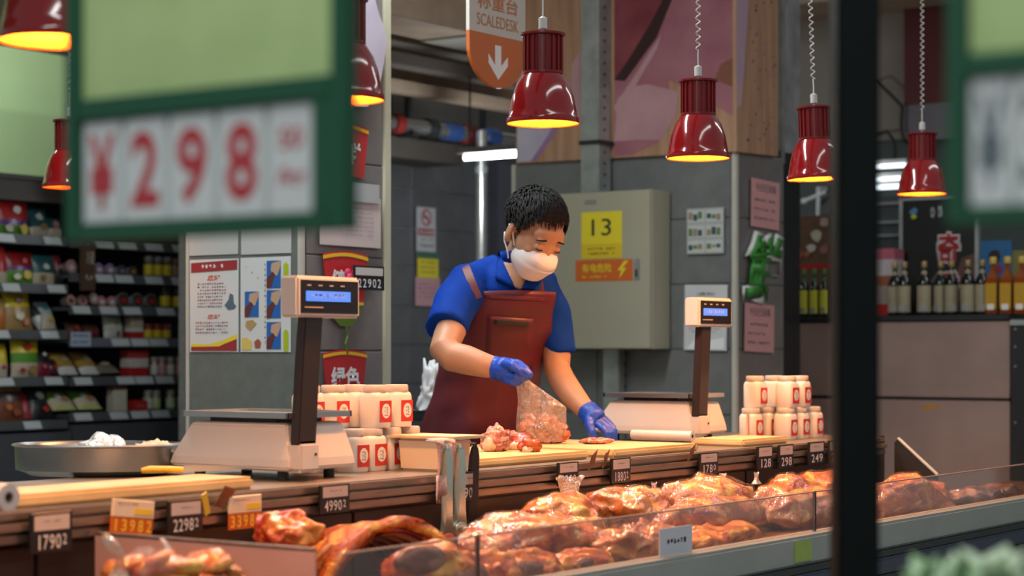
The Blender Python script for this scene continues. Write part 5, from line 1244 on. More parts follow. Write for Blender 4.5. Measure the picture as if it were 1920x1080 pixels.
def flesh(c, r, seed, amp, fr, flat, seg=72, rg=44):
    mb = MB().ell((0, 0, 0), r, None, seg, rg); mx = max(r); S = Vector((seed*3.1, seed*1.7, seed))
    for i, p in enumerate(mb.v):
        p = Vector(p); q = p/mx*fr*.5+S
        k = 1+amp*1.15*noise.fractal(q, 1.0, 2.0, 3)
        qa = Vector((p.x*7, p.y*22, p.z*22))+S; k += .10*((1-abs(noise.noise(qa)))**3-.4)+.05*noise.noise(qa*2.3)
        p = p*k+noise.noise_vector(q*2.2)*mx*.10*amp/.25
        if p.z < flat: p.z = flat
        mb.v[i] = tuple(Vector(c)+p)
    return mb
def meat(label, u0, v0, u1, v1, y, depth, m, seed, amp=.28, fr=3.2, cut=None, wrap=False, rz=0.0, name='meat_piece', knot=None, power=1.0):
    """a joint of meat covering roughly the given pixel box, lying at counter offset y."""
    uc, vc = (u0+u1)/2, (v0+v1)/2
    x, z = FC.hit(uc, vc, y); P = FC.P(x, y, z)
    hx = (FC.hit(u1, vc, y)[0]-FC.hit(u0, vc, y)[0])/2*.92; hz = (FC.hit(uc, v0, y)[1]-FC.hit(uc, v1, y)[1])/2
    hx = max(hx-depth*.25, hx*.6)
    bot = DZ+.001-z
    t = thing(name, label, 'meat', (P.x, P.y, DZ+.001), FC.a+rz, 'pieces of meat in the display case')
    o = flesh((0, 0, -bot), (hx, depth, hz), seed, amp, fr, bot).build('flesh', m, t, smooth='all')
    if cut:
        for (cu, cv, ru, rv, cm, nx) in cut:
            cx, cz = FC.hit(cu, cv, y-depth*.8); w2 = (FC.hit(cu+ru, cv, y-depth*.8)[0]-FC.hit(cu-ru, cv, y-depth*.8)[0])/2; h2 = rv/FPX*P.y
            l = Vector((cx-x, -depth*.62, cz-DZ-.001)); l.z = max(l.z, h2*.3)
            lump(MB(), l, (w2, depth*.38, h2), seed+9, .12, 3, 24, 16).build('cut_face', cm, t, smooth='all')
    if wrap: flesh((0, 0, -bot), (hx*1.05, depth*1.06, hz*1.08), seed, amp*.95, fr, bot+.001, 56, 34).build('cling_wrap', M_WRAP, t, smooth='all')
    if knot:
        for (ku, kv, kh) in knot:
            kx, kz = FC.hit(ku, kv, y); kb = FC.hit(ku, kv+kh, y)[1]
            twist(t, (kx-x, 0, kb-DZ-.001), kz-kb)
    return t
M_BAGF = film('bag_film', (.96, .88, .80), .45, .15, 1.0, 60, .5, (.75, .6, .5))
def twist(parent, base, h, spread=1.0):
    """the gathered neck of a plastic bag flaring open at the top."""
    rows = []; n = 14
    for j in range(9):
        t = j/8; r = h*(.55*(1-t)**2.2+.10+.42*spread*max(0, t-.4)**1.2)
        rows.append([(base[0]+r*math.cos(2*PI*i/n+t)*(1+.35*math.sin(i*2.2+t*4)*(t+.2)), base[1]+r*.7*math.sin(2*PI*i/n+t), base[2]-h*.05+h*1.05*t+h*.14*math.sin(i*1.9)*max(0, t-.6)) for i in range(n)])
    return MB().rings(rows, cap=False).build('bag_neck', M_BAGF, parent, smooth='all')
meat('pointed orange red chunk of meat right above the steel divider', 486, 962, 590, 1035, -.18, .06, MT_RED, 1.3, .36, 2.6)
# hollow folded rib piece
x, z = FC.hit(684, 1000, -.22); P = FC.P(x, -.235, z)
rb = thing('meat_piece', 'folded slab of ribs with a dark hollow side', 'meat', (P.x, P.y, DZ+.001), FC.a, 'pieces of meat in the display case')
zc = z-DZ-.02; rows = []; n = 22
def rib_rows(R0, th, L0, L1):
    rows = []
    for j in range(15):
        t = j/14; xx = L0+(L1-L0)*t; ring = []
        sc_ = .78+.30*t
        for k in range(n): a = -.25+3.5*k/(n-1); ring.append((xx+.02*math.sin(a*2), -math.cos(a)*R0*1.15*sc_, max(.002, math.sin(a)*R0*sc_*1.05+.02+.006*math.sin(t*22)*(R0 < .072))))
        for k in reversed(range(n)): a = -.25+3.5*k/(n-1); ring.append((xx+.02*math.sin(a*2), -math.cos(a)*(R0-th)*1.15*sc_, max(.001, math.sin(a)*(R0-th)*sc_*1.05+.02)))
        rows.append(ring)
    return rows
def jit(rows, s, amp):
    return [[(q.x, q.y, max(q.z, .001)) for q in (Vector(p)+noise.noise_vector(Vector(p)*28+Vector((s, s, s)))*amp for p in r)] for r in rows]
MB().rings(jit(rib_rows(.125, .017, -.17, .11), 3, .009)).build('flesh', MT_FAT, rb, smooth='all')
MB().rings(jit(rib_rows(.107, .006, -.16, .10), 5, .004)).build('inner_lining', MT_DRED, rb, smooth='all')
for k in range(5):
    a_ = [(-.14+.05*k+.012*math.sin(q), -math.cos(.3+2.4*q/8)*.112*(.80+.055*k), .024+math.sin(.3+2.4*q/8)*.104*(.80+.055*k)) for q in range(9)]
    MB().tube(a_, .006, 8).build('rib_bone', mat('rib_bone', (.5, .3, .24), .4, var=.2, scale=30), rb, smooth=True)
rb.rotation_euler = (0, 0, FC.a-2.0)
meat('large joint with round dark cut face, front of the case', 735, 1022, 895, 1115, -.44, .06, MT_FAT, 4.4, .2, 3, cut=[(812, 1052, 38, 28, MT_DARK, 0)], rz=-.2)
meat('joint with dark cut end at the bottom picture edge below the glass seam', 855, 1035, 960, 1125, -.45, .06, MT_PALE, 6.1, .22, 3, cut=[(888, 1085, 34, 28, MT_DARK, 0)])
meat('joint with dark cut end at the bottom edge right of the glass seam', 930, 1030, 1050, 1120, -.46, .06, MT_FAT, 7.7, .2, 3, cut=[(995, 1080, 38, 28, MT_DARK, 0)])
meat('big cling wrapped joint with a dark end in the middle of the case', 858, 962, 1155, 1060, -.27, .10, MT_FAT, 9.2, .22, 3.0, cut=[(1098, 1020, 52, 30, MT_DARK, 0)], wrap=True, rz=.05)
meat('small glistening joint with dark end in front of the wrapped joint', 1030, 1028, 1145, 1085, -.46, .05, MT_PALE, 11.5, .2, 3, cut=[(1112, 1058, 26, 18, MT_DARK, 0)])
kb_ = meat('meat in a knotted clear bag behind the wrapped joint', 985, 926, 1122, 1000, -.11, .06, MT_PALE, 13.1, .22, 3.4, wrap=True)
l_ = FC.local(kb_.location)
kx, kz = FC.hit(1067, 945, -.11); twist(kb_, (kx-l_[0], 0, kz-DZ-.025), .085, 1.6)
meat('bagged slab of meat at the back of the case, left of the long slab', 1105, 915, 1250, 1000, -.14, .09, MT_PALE, 15.9, .26, 3.4, wrap=True, knot=[(1160, 920, 30)])
meat('long pale slab of pork at the back of the case', 1228, 898, 1420, 1000, -.15, .085, MT_PALE, 18.3, .24, 3.0, wrap=True, knot=[(1355, 888, 28), (1226, 905, 22)])
meat('long pale slab of pork reaching behind the dark pole', 1405, 888, 1610, 985, -.17, .09, MT_FAT, 21.4, .2, 2.6, wrap=True, knot=[(1418, 886, 20)])
meat('bagged meat behind the glass left of the white card', 1130, 985, 1265, 1065, -.44, .06, MT_PALE, 24.2, .3, 4, wrap=True)
meat('flat orange cut behind the white glass card', 1250, 985, 1430, 1035, -.46, .05, MT_FAT, 27.5, .22, 3.0)
meat('broad wrapped slab just behind the glass guard', 1225, 930, 1425, 1010, -.345, .055, MT_FAT, 30.1, .16, 2.6, wrap=True)
meat('wrapped slab behind the glass seam beside the dark pole', 1435, 915, 1585, 990, -.38, .06, MT_PALE, 33.4, .2, 2.8, wrap=True)
meat('orange joint right of the dark pole', 1632, 895, 1775, 975, -.34, .07, MT_FAT, 36.7, .22, 2.8, wrap=True)
meat('thin dark strip of meat at the right end of the case', 1790, 908, 1905, 950, -.37, .06, MT_DARK, 39.9, .25, 3.2, wrap=True)
# bag of sliced meat in the left bay, in front of the divider
x, z = FC.hit(322, 1075, -.42); P = FC.P(x, -.42, 0)
hb = (FC.hit(322, 1038, -.42)[1]-DZ)/.115
bg = thing('meat_bag', 'clear bag of sliced meat with two upright bag ears in the left bay', 'bag of meat', (P.x, P.y, DZ+.001), FC.a)
rn = random.Random(12)
for k in range(26):
    cx, cy, cz = rn.uniform(-.11, .11), rn.uniform(-.045, .045), rn.uniform(.045, .118)
    cz *= 1-.5*(abs(cx)/.12)**2
    M_ = Matrix.Rotation(rn.uniform(0, 3), 4, 'Z') @ Matrix.Rotation(rn.uniform(-.8, .8), 4, 'X')
    lump(MB(), (cx, cy, cz*hb), (.050, .034, .018), k*1.3, .4, 3, 14, 10, M_.to_3x3()).build('meat_slice', [MT_RED, MT_FAT, MT_PALE][k % 3], bg, smooth='all')
lump(MB(), (0, 0, .055*hb), (.15, .075, .062*hb), 2.2, .28, 5, 44, 28, flat=-.05*hb).build('bag_film', film('crinkled_film', (1, .96, .92), .93, .08, 1.0, 45, .95, (.8, .65, .5)), bg, smooth='all')
for (u_, v_, dx) in ((210, 1003, -.5), (318, 1012, .6)):
    kx, kz = FC.hit(u_, v_, -.42); b0 = Vector((kx-x+.03*(-dx), 0, .085*hb)); tip = Vector((kx-x, 0, kz-DZ))
    pts = [b0+(tip-b0)*t+Vector((.012*math.sin(t*5), .008*math.sin(t*7), 0)) for t in [i/7 for i in range(8)]]
    MB().tube(pts, [.022, .016, .011, .009, .008, .010, .011, .004], 10, .6).build('bag_ear', M_BAGF, bg, smooth='all')
# ================================================================ out of focus foreground
M_SGR = mat('sign_green', (0.010, 0.075, 0.038), 0.4)
def fsign(label, u0, u1, Y, vbot, mid_v, top, digits, edge, right=False):
    """hanging green frame: clear pocket above, flip digits below. Anchored at its left edge."""
    F = Frame(at(u0, HOR, Y), AN)
    a = F.hit(u1, 300)[0]
    zb = F.hit(u0, vbot)[1]; zm = F.hit(u0, mid_v)[1]; zt = zb+top
    s = thing('price_sign', label, 'price sign', F.P(0, 0, zb), F.a)
    h1, h2 = zm-zb, top; e = edge
    MB().bb(0, a, .002, .008, 0, top).build('back_plate', M_SGR, s)
    for x0, x1, z0, z1, nm in ((0, e, 0, top, 'frame_side'), (a-e, a, 0, top, 'frame_side'), (e, a-e, 0, e*.9, 'frame_bottom'), (e, a-e, h1-e*.55, h1+e*.55, 'frame_bar'), (e, a-e, top-e, top, 'frame_top')):
        MB().bb(x0, x1, -.008, .002, z0, z1).build(nm, M_SGR, s, bevel=.0015)
    MB().bb(e, a-e, -.001, .002, h1+e*.55, top-e).build('product_card', mat('pale_green_card', (.42, .54, .24), .22, col2=(.36, .48, .20), scale=14, coat=.4), s)
    et = e if right else e*2.1
    if not right: MB().bb(a-et, a-e, -.007, .002, e*.9, h1-e*.55).build('frame_filler', M_SGR, s)
    MB().bb(e, a-et, .0, .002, e*.9, h1-e*.55).build('digit_tray', mat('tray_grey', (.42, .47, .45), .4), s)
    n = len(digits); iw = a-e-et; hh = h1-e*1.45
    wds = [1, 1.05, 1.1, 1.1, 1.0][:n]; tot = sum(wds); x = e
    for k, d in enumerate(digits):
        wd = iw*wds[k]/tot
        c = MB().bb(x+wd*.06, x+wd*.94, -.003, 0, e*.95, e*.9+hh*.98).build('digit_card', mat('card_white', (.58, .60, .61), .4), s)
        if d == '*':
            text('50', REDC, c, x+wd*.5, e*.9+hh*.68, w=wd*.5, h=hh*.2, y=-.0035, bold=.02, name='digit'); text('/kg', REDC, c, x+wd*.5, e*.9+hh*.32, w=wd*.6, h=hh*.2, y=-.0035, bold=.02, name='digit')
        else: text(d, REDC, c, x+wd*.5, e*.9+hh*.5, w=wd*.62, h=hh*.72, y=-.0035, bold=.03, name='digit')
        x += wd
    for xx in (a*.2, a*.8): MB().tube([(xx, 0, top-.002), (xx, 0, 1.86-zb)], .003, 8).build('hanger_rod', M_STEEL, s)
    return s, F, a
REDC = mat('digit_red', (.42, .035, .045), .45)
s_, F1, a1_ = fsign('large green price sign with red digits at upper left', 133, 660, 1.75, 455, 212, .40, '¥298*', .017)
REDC = mat('digit_dark', (.10, .13, .15), .45)
s2_, F2, a2_ = fsign('green price sign cut by the right picture edge', 1782, 2330, 1.35, 425, 128, .32, '¥398*', .014, True)
# rail the signs hang from, and the dark pole that carries it
pp = at(1602, HOR, 2.25)
pl = thing('dark_pole', 'dark square pole standing close in front of the counter', 'pole', (pp.x, pp.y, 0), .05)
MB().bb(-.024, .024, -.024, .024, 0, 2.3).build('tube', mat('dark_green_pole', (.004, .006, .006), .5, spec=.2), pl, bevel=.004)
MB().bb(-.05, .05, -.05, .05, 0, .012).build('foot_plate', M_DKMETAL, pl)
def hang_rail(label, F, a):
    t = thing('sign_rail', label, 'rail', F.P(0, 0, 0), F.a)
    MB().bb(-.3, a+.3, -.01, .01, 1.855, 1.875).build('bar', M_DKMETAL, t)
    for x in (-.28, a+.28): MB().bb(x-.008, x+.008, -.008, .008, 1.87, 3.3).build('drop_rod', M_DKMETAL, t)
    return t
hang_rail('overhead rail carrying the large green price sign', F1, a1_)
hang_rail('overhead rail carrying the right green price sign', F2, a2_)
# vegetable stand with leafy greens, lower right
vs = thing('vegetable_stand', 'low vegetable stand below the lower right picture corner', 'stand', (.36, 1.52, 0), 0)
MB().bb(-.10, .22, -.16, .14, .90, .9205).build('tray', mat('dark_brown_tray', (.05, .02, .012), .5), vs)
MB().bb(-.10, .22, .14, .15, .90, .93).build('back_lip', MATS['dark_brown_tray'], vs)
for x in (-.08, .20):
    for y in (-.14, .12): MB().bb(x-.012, x+.012, y-.012, y+.012, 0, .90).build('leg', M_DKMETAL, vs)
LEAF = [mat('leaf_mid', (.22, .40, .17), .45, var=.3, scale=30), mat('leaf_light', (.5, .62, .42), .45, var=.2, scale=30), mat('leaf_dark', (.07, .17, .06), .45, var=.3, scale=30)]
STEM = mat('pale_stem', (.50, .60, .42), .4)
rn = random.Random(5)
def greens(label, x, y, z, dirx, seed, m):
    rn = random.Random(seed)
    t = thing('leafy_greens', label, 'vegetable', (x, y, z), 0, 'leafy greens on the stand')
    for k in range(9):
        a = dirx+rn.uniform(-.6, .6); L = rn.uniform(.07, .12); up = rn.uniform(.05, .35)
        d = Vector((math.cos(a), math.sin(a), 0)); n_ = Vector((-d.y, d.x, 0)); rows = []
        for j in range(8):
            q = j/7; c = d*(L*q)+Vector((0, 0, .012+up*L*q*(1-.75*q)+.004*k)); w2 = .004 if q < .3 else .026*math.sin(PI*min(1, (q-.25)/.78))**.7+.002
            rows.append([tuple(c-n_*w2+Vector((0, 0, .01*math.sin(j*2+k)))), tuple(c+Vector((0, 0, -.006))), tuple(c+n_*w2+Vector((0, 0, .01*math.cos(j*2.3+k))))])
        o = MB().rings(rows, cap=False, closed=False).build('leaf', m[k % len(m)], t, smooth='all'); o.modifiers.new('th', 'SOLIDIFY').thickness = .0015
        MB().tube([(0, 0, .01+.004*k), tuple(d*(L*.5)+Vector((0, 0, .012+up*L*.3)))], [.006, .003], 6).build('stalk', STEM, t, smooth=True)
    return t
ZV = .921
spots = [(.325, 1.56, .3), (.375, 1.44, 2.6), (.37, 1.60, .1), (.40, 1.46, 2.9), (.44, 1.60, .4), (.50, 1.50, 2.4), (.35, 1.62, 1.0), (.42, 1.62, 1.6)]
lab = ['leftmost bunch of leafy greens beside the pole', 'second bunch of leafy greens from the pole, at the front', 'third bunch of leafy greens from the pole', 'fourth bunch of leafy greens from the pole, at the front', 'fifth bunch of leafy greens from the pole', 'bunch of leafy greens nearest the right picture edge', 'back bunch of leafy greens near the pole', 'back bunch of leafy greens in the middle of the stand']
for k, (x, y, d) in enumerate(spots): greens(lab[k], x, y, ZV+.018*(k > 5), d, k+40, [LEAF[k % 3], LEAF[(k+1) % 3]])
# ================================================================ the butcher
from mathutils.bvhtree import BVHTree
M_SKIN = mat('skin', (0.42, 0.225, 0.135), 0.48, var=.10, scale=12, sss=.05)
M_SHIRT = mat('royal_blue_cotton', (0.003, 0.038, 0.29), 0.75, var=.15, scale=9, bump=.15, bscale=90, spec=.1)
M_APRON = mat('maroon_leatherette', (0.105, 0.018, 0.026), 0.42, col2=(.085, .014, .021), scale=5, bump=.06, bscale=25, spec=.35)
M_GLOVE = mat('blue_nitrile', (0.012, 0.065, 0.50), 0.38, var=.15, scale=25, bump=.25, bscale=70)
M_HAIR = mat('black_hair', (0.006, 0.005, 0.005), 0.7, spec=.25)
M_MASK = mat('white_mask', (0.70, 0.66, 0.66), 0.65, bump=.08, bscale=120)
BASE = Vector((at(905, 0, 5.65).x, 5.65, 0))
man = thing('person', 'man in blue shirt, maroon apron and white mask bagging meat', 'person', BASE, 0)
def padd(me, name, m, parent=None, smooth='all'):
    for v in me.vertices: v.co -= BASE
    return link(name, me, m, parent or man, smooth=smooth)
TH = math.radians(20)
FV = Vector((math.sin(TH), -math.cos(TH), 0)); LV = Vector((math.cos(TH), math.sin(TH), 0))
TOR = [(900, 890, 5.68, .150, .112), (897, 850, 5.68, .156, .116), (903, 790, 5.66, .150, .112), (914, 720, 5.64, .138, .105), (926, 660, 5.61, .138, .106), (939, 610, 5.58, .148, .112), (948, 570, 5.56, .152, .113), (954, 540, 5.55, .150, .104), (960, 518, 5.55, .130, .088), (965, 502, 5.55, .095, .070), (970, 487, 5.54, .062, .056)]
def tor(v):
    k = 0
    while k < len(TOR)-2 and v < TOR[k+1][1]: k += 1
    A, B = TOR[k], TOR[k+1]; t = (A[1]-v)/(A[1]-B[1])
    q = [A[i]+(B[i]-A[i])*t for i in range(5)]
    return at(q[0], q[1], q[2]), q[3], q[4]
def tring(v, ex=0.0, n=32, lo=0, hi=2*PI):
    c, a, b = tor(v)
    return [c+LV*((a+ex)*math.sin(lo+(hi-lo)*i/n))+FV*((b+ex)*math.cos(lo+(hi-lo)*i/n)) for i in range(n)]
def J(*l): return [at(u, v, Y) for u, v, Y in l]
# ---- shirt
sb = MB()
sb.rings([tring(v) for v in (890, 850, 800, 750, 700, 660, 620, 590, 565, 545, 530, 518, 508, 500, 492, 487)])
sb.tube(J((905, 530, 5.53), (878, 536, 5.49), (858, 565, 5.44), (842, 598, 5.385), (836, 617, 5.355)), [.060, .068, .064, .058, .058], 20)
sb.tube(J((990, 540, 5.57), (1018, 555, 5.60), (1036, 595, 5.61), (1046, 635, 5.60), (1050, 664, 5.595)), [.055, .060, .054, .048, .047], 20)
sb.tube(J((935, 505, 5.55), (895, 517, 5.52), (872, 532, 5.49)), [.045, .045, .05], 14)
sb.tube(J((985, 510, 5.56), (1010, 530, 5.59), (1024, 550, 5.605)), [.04, .042, .045], 14)
me = remesh(sb, .0065, 6, 'shirt')
nrm = [v.normal.copy() for v in me.vertices]
for v in me.vertices:
    p = v.co; f = .5+.5*math.tanh((p.z-1.05)*6)
    n_ = noise.noise(Vector((p.x*9, p.y*9, p.z*14)))*.006+noise.noise(Vector((p.x*30+p.z*18, p.y*20, p.z*10)))*.0022
    v.co = p+nrm[v.index]*n_
BV = BVHTree.FromPolygons([v.co.copy() for v in me.vertices], [tuple(p.vertices) for p in me.polygons])
def surf(u, v, off=.004, Y0=None, bv=None):
    d = Vector(((u-960)/FPX, 1, -(v-HOR)/FPX)).normalized(); h = (bv or BV).ray_cast(Vector((0, 0, CAMZ)), d)
    if h[0] is None: return at(u, v, Y0 or 5.5)
    return h[0]-d*off
def on_cloth(poly, off, th, sub=6, bv=None):
    """quad patch (4 pixel corners) laid on the cloth"""
    m = MB(); A, B, C, D = [Vector((p[0], p[1])) for p in poly]; R1 = []
    for j in range(sub+1):
        row = []
        for i in range(sub+1):
            s, t = i/sub, j/sub; q = (A*(1-s)+B*s)*(1-t)+(D*(1-s)+C*s)*t; row.append((q.x, q.y))
        R1.append(row)
    fr = [[surf(u, v, off+th, bv=bv) for u, v in r] for r in R1]; bk = [[surf(u, v, off-.001, bv=bv) for u, v in r] for r in R1]
    m.rings([list(f)+list(reversed(b)) for f, b in zip(fr, bk)])
    return m
shirt_bv = BV
padd(me, 'shirt', M_SHIRT)
# ---- head
HY, HP, HRo = math.radians(35), math.radians(32), math.radians(5)
HM = Matrix.Translation(at(1001, 437, 5.45)) @ Matrix.Rotation(HY, 4, 'Z') @ Matrix.Rotation(HP, 4, 'X') @ Matrix.Rotation(HRo, 4, 'Y')
def hx(m):
    m.v = [tuple(HM @ Vector(p)) for p in m.v]; return m
hd = MB()
hd.ell((0, .014, .032), (.073, .090, .086), None, 28, 18)
hd.ell((0, -.026, -.018), (.064, .064, .078), None, 24, 16)
hd.ell((0, -.040, -.070), (.047, .045, .040), None, 20, 14)
hd.ell((0, -.058, -.092), (.026, .024, .018), None, 16, 10)
hd.ell((0, -.062, .028), (.052, .026, .030), None, 20, 12)
for s in (-1, 1):
    hd.ell((s*.030, -.080, .017), (.020, .008, .006), None, 14, 8)
    hd.ell((s*.038, -.060, -.024), (.020, .015, .016), None, 14, 8)
    hd.ell((s*.030, -.080, -.004), (.015, .009, .009), None, 14, 8)
    hd.ell((s*.074, .012, -.012), (.008, .018, .030), Matrix.Rotation(s*.35, 3, 'Z'), 14, 10)
    hd.ell((s*.071, .006, -.030), (.008, .010, .012), None, 10, 8)
hd.tube([(0, -.080, .008), (0, -.086, -.012), (0, -.092, -.034), (0, -.088, -.042)], [.006, .007, .010, .009], 12)
hx(hd)
# neck, upper chest core, arms
hd.tube(J((968, 512, 5.55), (974, 492, 5.535), (984, 470, 5.505), (992, 452, 5.485)), [.060, .050, .048, .050], 20)
hd.tube(J((950, 560, 5.57), (960, 520, 5.555)), [.085, .06], 16)
RA = J((880, 545, 5.49), (858, 590, 5.41), (840, 632, 5.335), (832, 655, 5.30), (848, 669, 5.285), (875, 675, 5.27), (905, 684, 5.25), (934, 691, 5.24))
hd.tube(RA, [.046, .044, .041, .040, .041, .040, .034, .028], 18)
LA = J((1020, 560, 5.605), (1040, 620, 5.605), (1044, 668, 5.59), (1044, 692, 5.575), (1054, 714, 5.545), (1074, 742, 5.49), (1092, 762, 5.45), (1106, 776, 5.425))
hd.tube(LA, [.045, .042, .040, .038, .038, .035, .029, .026], 18)
# arms are joined through the shoulders inside the shirt
hd.tube(J((880, 545, 5.49), (925, 530, 5.53), (965, 525, 5.56), (1000, 540, 5.58), (1020, 560, 5.605)), [.045, .05, .055, .05, .045], 14)
# open shirt neck: skin of the throat
vq = on_cloth([(938, 488), (1000, 505), (978, 544), (966, 542)], .0, .007, 8)
hd.v, hd.f = hd.v+vq.v, hd.f+[tuple(i+len(hd.v) for i in f) for f in vq.f]
me = remesh(hd, .0042, 3, 'body')
padd(me, 'body', M_SKIN)
# eyes, brows
for s in (-1, 1):
    e = MB(); pts = [(s*.030+.0135*t, -.0885+.006*t*t, -.007-.002*math.cos(t*1.5)) for t in (-1, -.5, 0, .5, 1)]
    e.tube(pts, [.0012, .0022, .0026, .0022, .0010], 8); hx(e); padd(e.mesh('eye'), 'eye', mat('dark_eye', (.02, .012, .01), .25))
    b_ = MB(); pts = [(s*.031+.019*t, -.0885+.010*abs(t)**2, .0185+.0025*math.cos(t*1.6)-.002*t*s) for t in (-1, -.5, 0, .5, 1)]
    b_.tube(pts, [.0018, .0032, .0036, .0030, .0014], 8, .7); hx(b_); padd(b_.mesh('eyebrow'), 'eyebrow', M_HAIR)
# ---- face mask with a folded middle panel
rows = []
prof = [(-.018, -.090, .024, -.056), (-.026, -.102, .043, -.042), (-.038, -.111, .056, -.028), (-.052, -.114, .061, -.020), (-.0575, -.1085, .061, -.020), (-.061, -.1125, .061, -.020), (-.070, -.106, .059, -.021), (-.080, -.097, .054, -.026), (-.094, -.088, .045, -.036), (-.106, -.079, .034, -.046), (-.110, -.072, .028, -.046)]
for (z, yf, hw, yb_) in prof:
    r = []
    for i in range(25):
        t = -PI/2+PI*i/24; cz = math.cos(t)
        x = hw*math.sin(t); y = yb_+(yf-yb_)*(cz**.75 if cz > 0 else 0); r.append((x, y, z-.012*(1-cz)*(-1 if z > -.05 else .0)))
    rows.append(r)
mk = MB().rings(rows, cap=False, closed=False); hx(mk)
mo = padd(mk.mesh('face_mask'), 'face_mask', M_MASK); mo.modifiers.new('th', 'SOLIDIFY').thickness = .002
fold = MB().tube([(.0615*math.sin(t), -.020-.0905*math.cos(t)**.75, -.058) for t in [-PI/2*.97+PI*.97*i/16 for i in range(17)]], .0016, 6); hx(fold); padd(fold.mesh('fold'), 'fold', M_MASK, mo)
for s in (-1, 1):
    for zz, pts in enumerate((((s*.064, -.020, -.036), (s*.069, -.006, -.016), (s*.074, .008, .010), (s*.076, .022, .006)), ((s*.064, -.018, -.078), (s*.068, -.004, -.058), (s*.073, .016, -.042), (s*.076, .026, -.020)))):
        t = MB().tube(pts, .0024, 6); hx(t); padd(t.mesh('ear_loop'), 'ear_loop', M_MASK, mo)
# ---- hair: cap with tufts
hm = MB(); N1, N2 = 64, 40; idx = {}
def hairy(p):
    x, y, z = p
    if z > .078: return True
    if y < -.048: return z > .066+.006*math.sin(x*60)
    if y < -.012: return z > .066-(y+.048)*2.2
    if y < .022: return z > -.018+max(0, .018-abs(y-.002))*0 and not (abs(y-.008) < .014 and z < .012)
    return z > -.055-(y-.03)*.25
for j in range(N2+1):
    th_ = PI*j/N2
    for i in range(N1):
        a = 2*PI*i/N1; d = Vector((math.sin(th_)*math.cos(a), math.sin(th_)*math.sin(a), math.cos(th_)))
        p = Vector((d.x*.073, .014+d.y*.090, .032+d.z*.086))
        k = 1.055+.025*max(0, d.z)+.05*max(0, -d.y)*max(0, d.z+.35)+.010*noise.noise(d*6)+.008*noise.noise(d*22)
        if p.z < .02: k = 1.035+.01*noise.noise(d*20)
        q = Vector((d.x*.073*k, .014+d.y*.090*k, .032+d.z*.086*k)); idx[(i, j)] = (len(hm.v), hairy(p)); hm.v.append(tuple(q))
for j in range(N2):
    for i in range(N1):
        c4 = [idx[(i, j)], idx[((i+1) % N1, j)], idx[((i+1) % N1, j+1)], idx[(i, j+1)]]
        if all(c[1] for c in c4): hm.f.append(tuple(c[0] for c in c4))
rn = random.Random(9)
for k in range(2600):
    a, cz = rn.uniform(0, 2*PI), rn.uniform(-.75, 1); sr = math.sqrt(1-cz*cz)
    d = Vector((sr*math.cos(a), sr*math.sin(a), cz)); p = Vector((d.x*.073, .014+d.y*.090, .032+d.z*.086))
    if not hairy(p): continue
    side = p.z < .03
    base = Vector((d.x*.073, .014+d.y*.090, .032+d.z*.086))+d*(.001 if side else .004)
    fl = Vector((d.x*.5, -1.0+.3*rn.random(), -.5)) if not side else Vector((0, .3, -1))
    fl = (fl-d*fl.dot(d)).normalized(); L = (.010 if side else (rn.uniform(.012, .022) if p.y < -.02 else rn.uniform(.022, .034)))
    tip = base+d*((.001 if side else .0045)+rn.uniform(-.001, .002))+fl*L; s_ = d.cross(fl)*(.0016 if side else .003)
    mid = (base+tip)/2+d*(.001 if side else .0032); n0 = len(hm.v)
    hm.v += [tuple(base-s_), tuple(base+s_), tuple(mid+s_*.8), tuple(tip), tuple(mid-s_*.8), tuple(mid+d*.002)]
    hm.f += [(n0, n0+1, n0+5), (n0+1, n0+2, n0+5), (n0+2, n0+3, n0+5), (n0+3, n0+4, n0+5), (n0+4, n0, n0+5)]
hx(hm); ho = padd(hm.mesh('hair'), 'hair', M_HAIR)
# ---- collar flaps and collar stand
for poly in ([(934, 468), (944, 492), (966, 540), (928, 522)], [(999, 500), (1017, 522), (1012, 548), (979, 541)]):
    cm = on_cloth(poly, .006, .006, 6); padd(cm.mesh('collar_flap'), 'collar_flap', M_SHIRT)
cs = []
for (c, r0, r1, vv) in ((at(970, 496, 5.545), .066, .064, 0), (at(975, 482, 5.53), .061, .060, 0), (at(978, 472, 5.52), .059, .058, 0)):
    cs.append([c+LV*(r0*math.sin(t))+FV*(r0*math.cos(t)*.98) for t in [.75+(2*PI-1.5)*i/20 for i in range(21)]])
co = MB().rings(cs, cap=False, closed=False); o = padd(co.mesh('collar'), 'collar', M_SHIRT); o.modifiers.new('th', 'SOLIDIFY').thickness = .004
# ---- apron
def halfang(v):
    K = [(548, .74), (575, .74), (600, .80), (625, .95), (648, 1.25), (670, 1.62), (700, 1.82), (900, 1.95)]
    if v <= K[0][0]: return K[0][1]
    for (a, x), (b, y) in zip(K, K[1:]):
        if v <= b: return x+(y-x)*(v-a)/(b-a)
    return K[-1][1]
rows = []
vv = [548+8*i for i in range(44)]
for v in vv:
    c, a, b = tor(min(v, 889)); c = Vector((c.x, c.y, at(0, v, c.y).z)); ha = halfang(v); r = []
    fl = max(0, v-690)/200
    for i in range(41):
        f = -ha+2*ha*i/40; rip = .006*math.sin(f*5+v*.012)*min(1, fl*1.6)+.003*math.sin(f*11+1.3)*min(1, fl*2)+.010*fl
        e = .012+rip+.0015*math.sin(v*.09+f*3)
        tilt = .010*math.sin(f)*0
        r.append(c+LV*((a+e)*math.sin(f))+FV*((b+e)*math.cos(f))+Vector((0, 0, .0025*math.cos(f*2)-.006*(1-math.cos(f)))))
    rows.append(r)
ap = MB().rings(rows, cap=False, closed=False); me = ap.mesh('apron')
BA = BVHTree.FromPolygons([v.co.copy() for v in me.vertices], [tuple(p.vertices) for p in me.polygons])
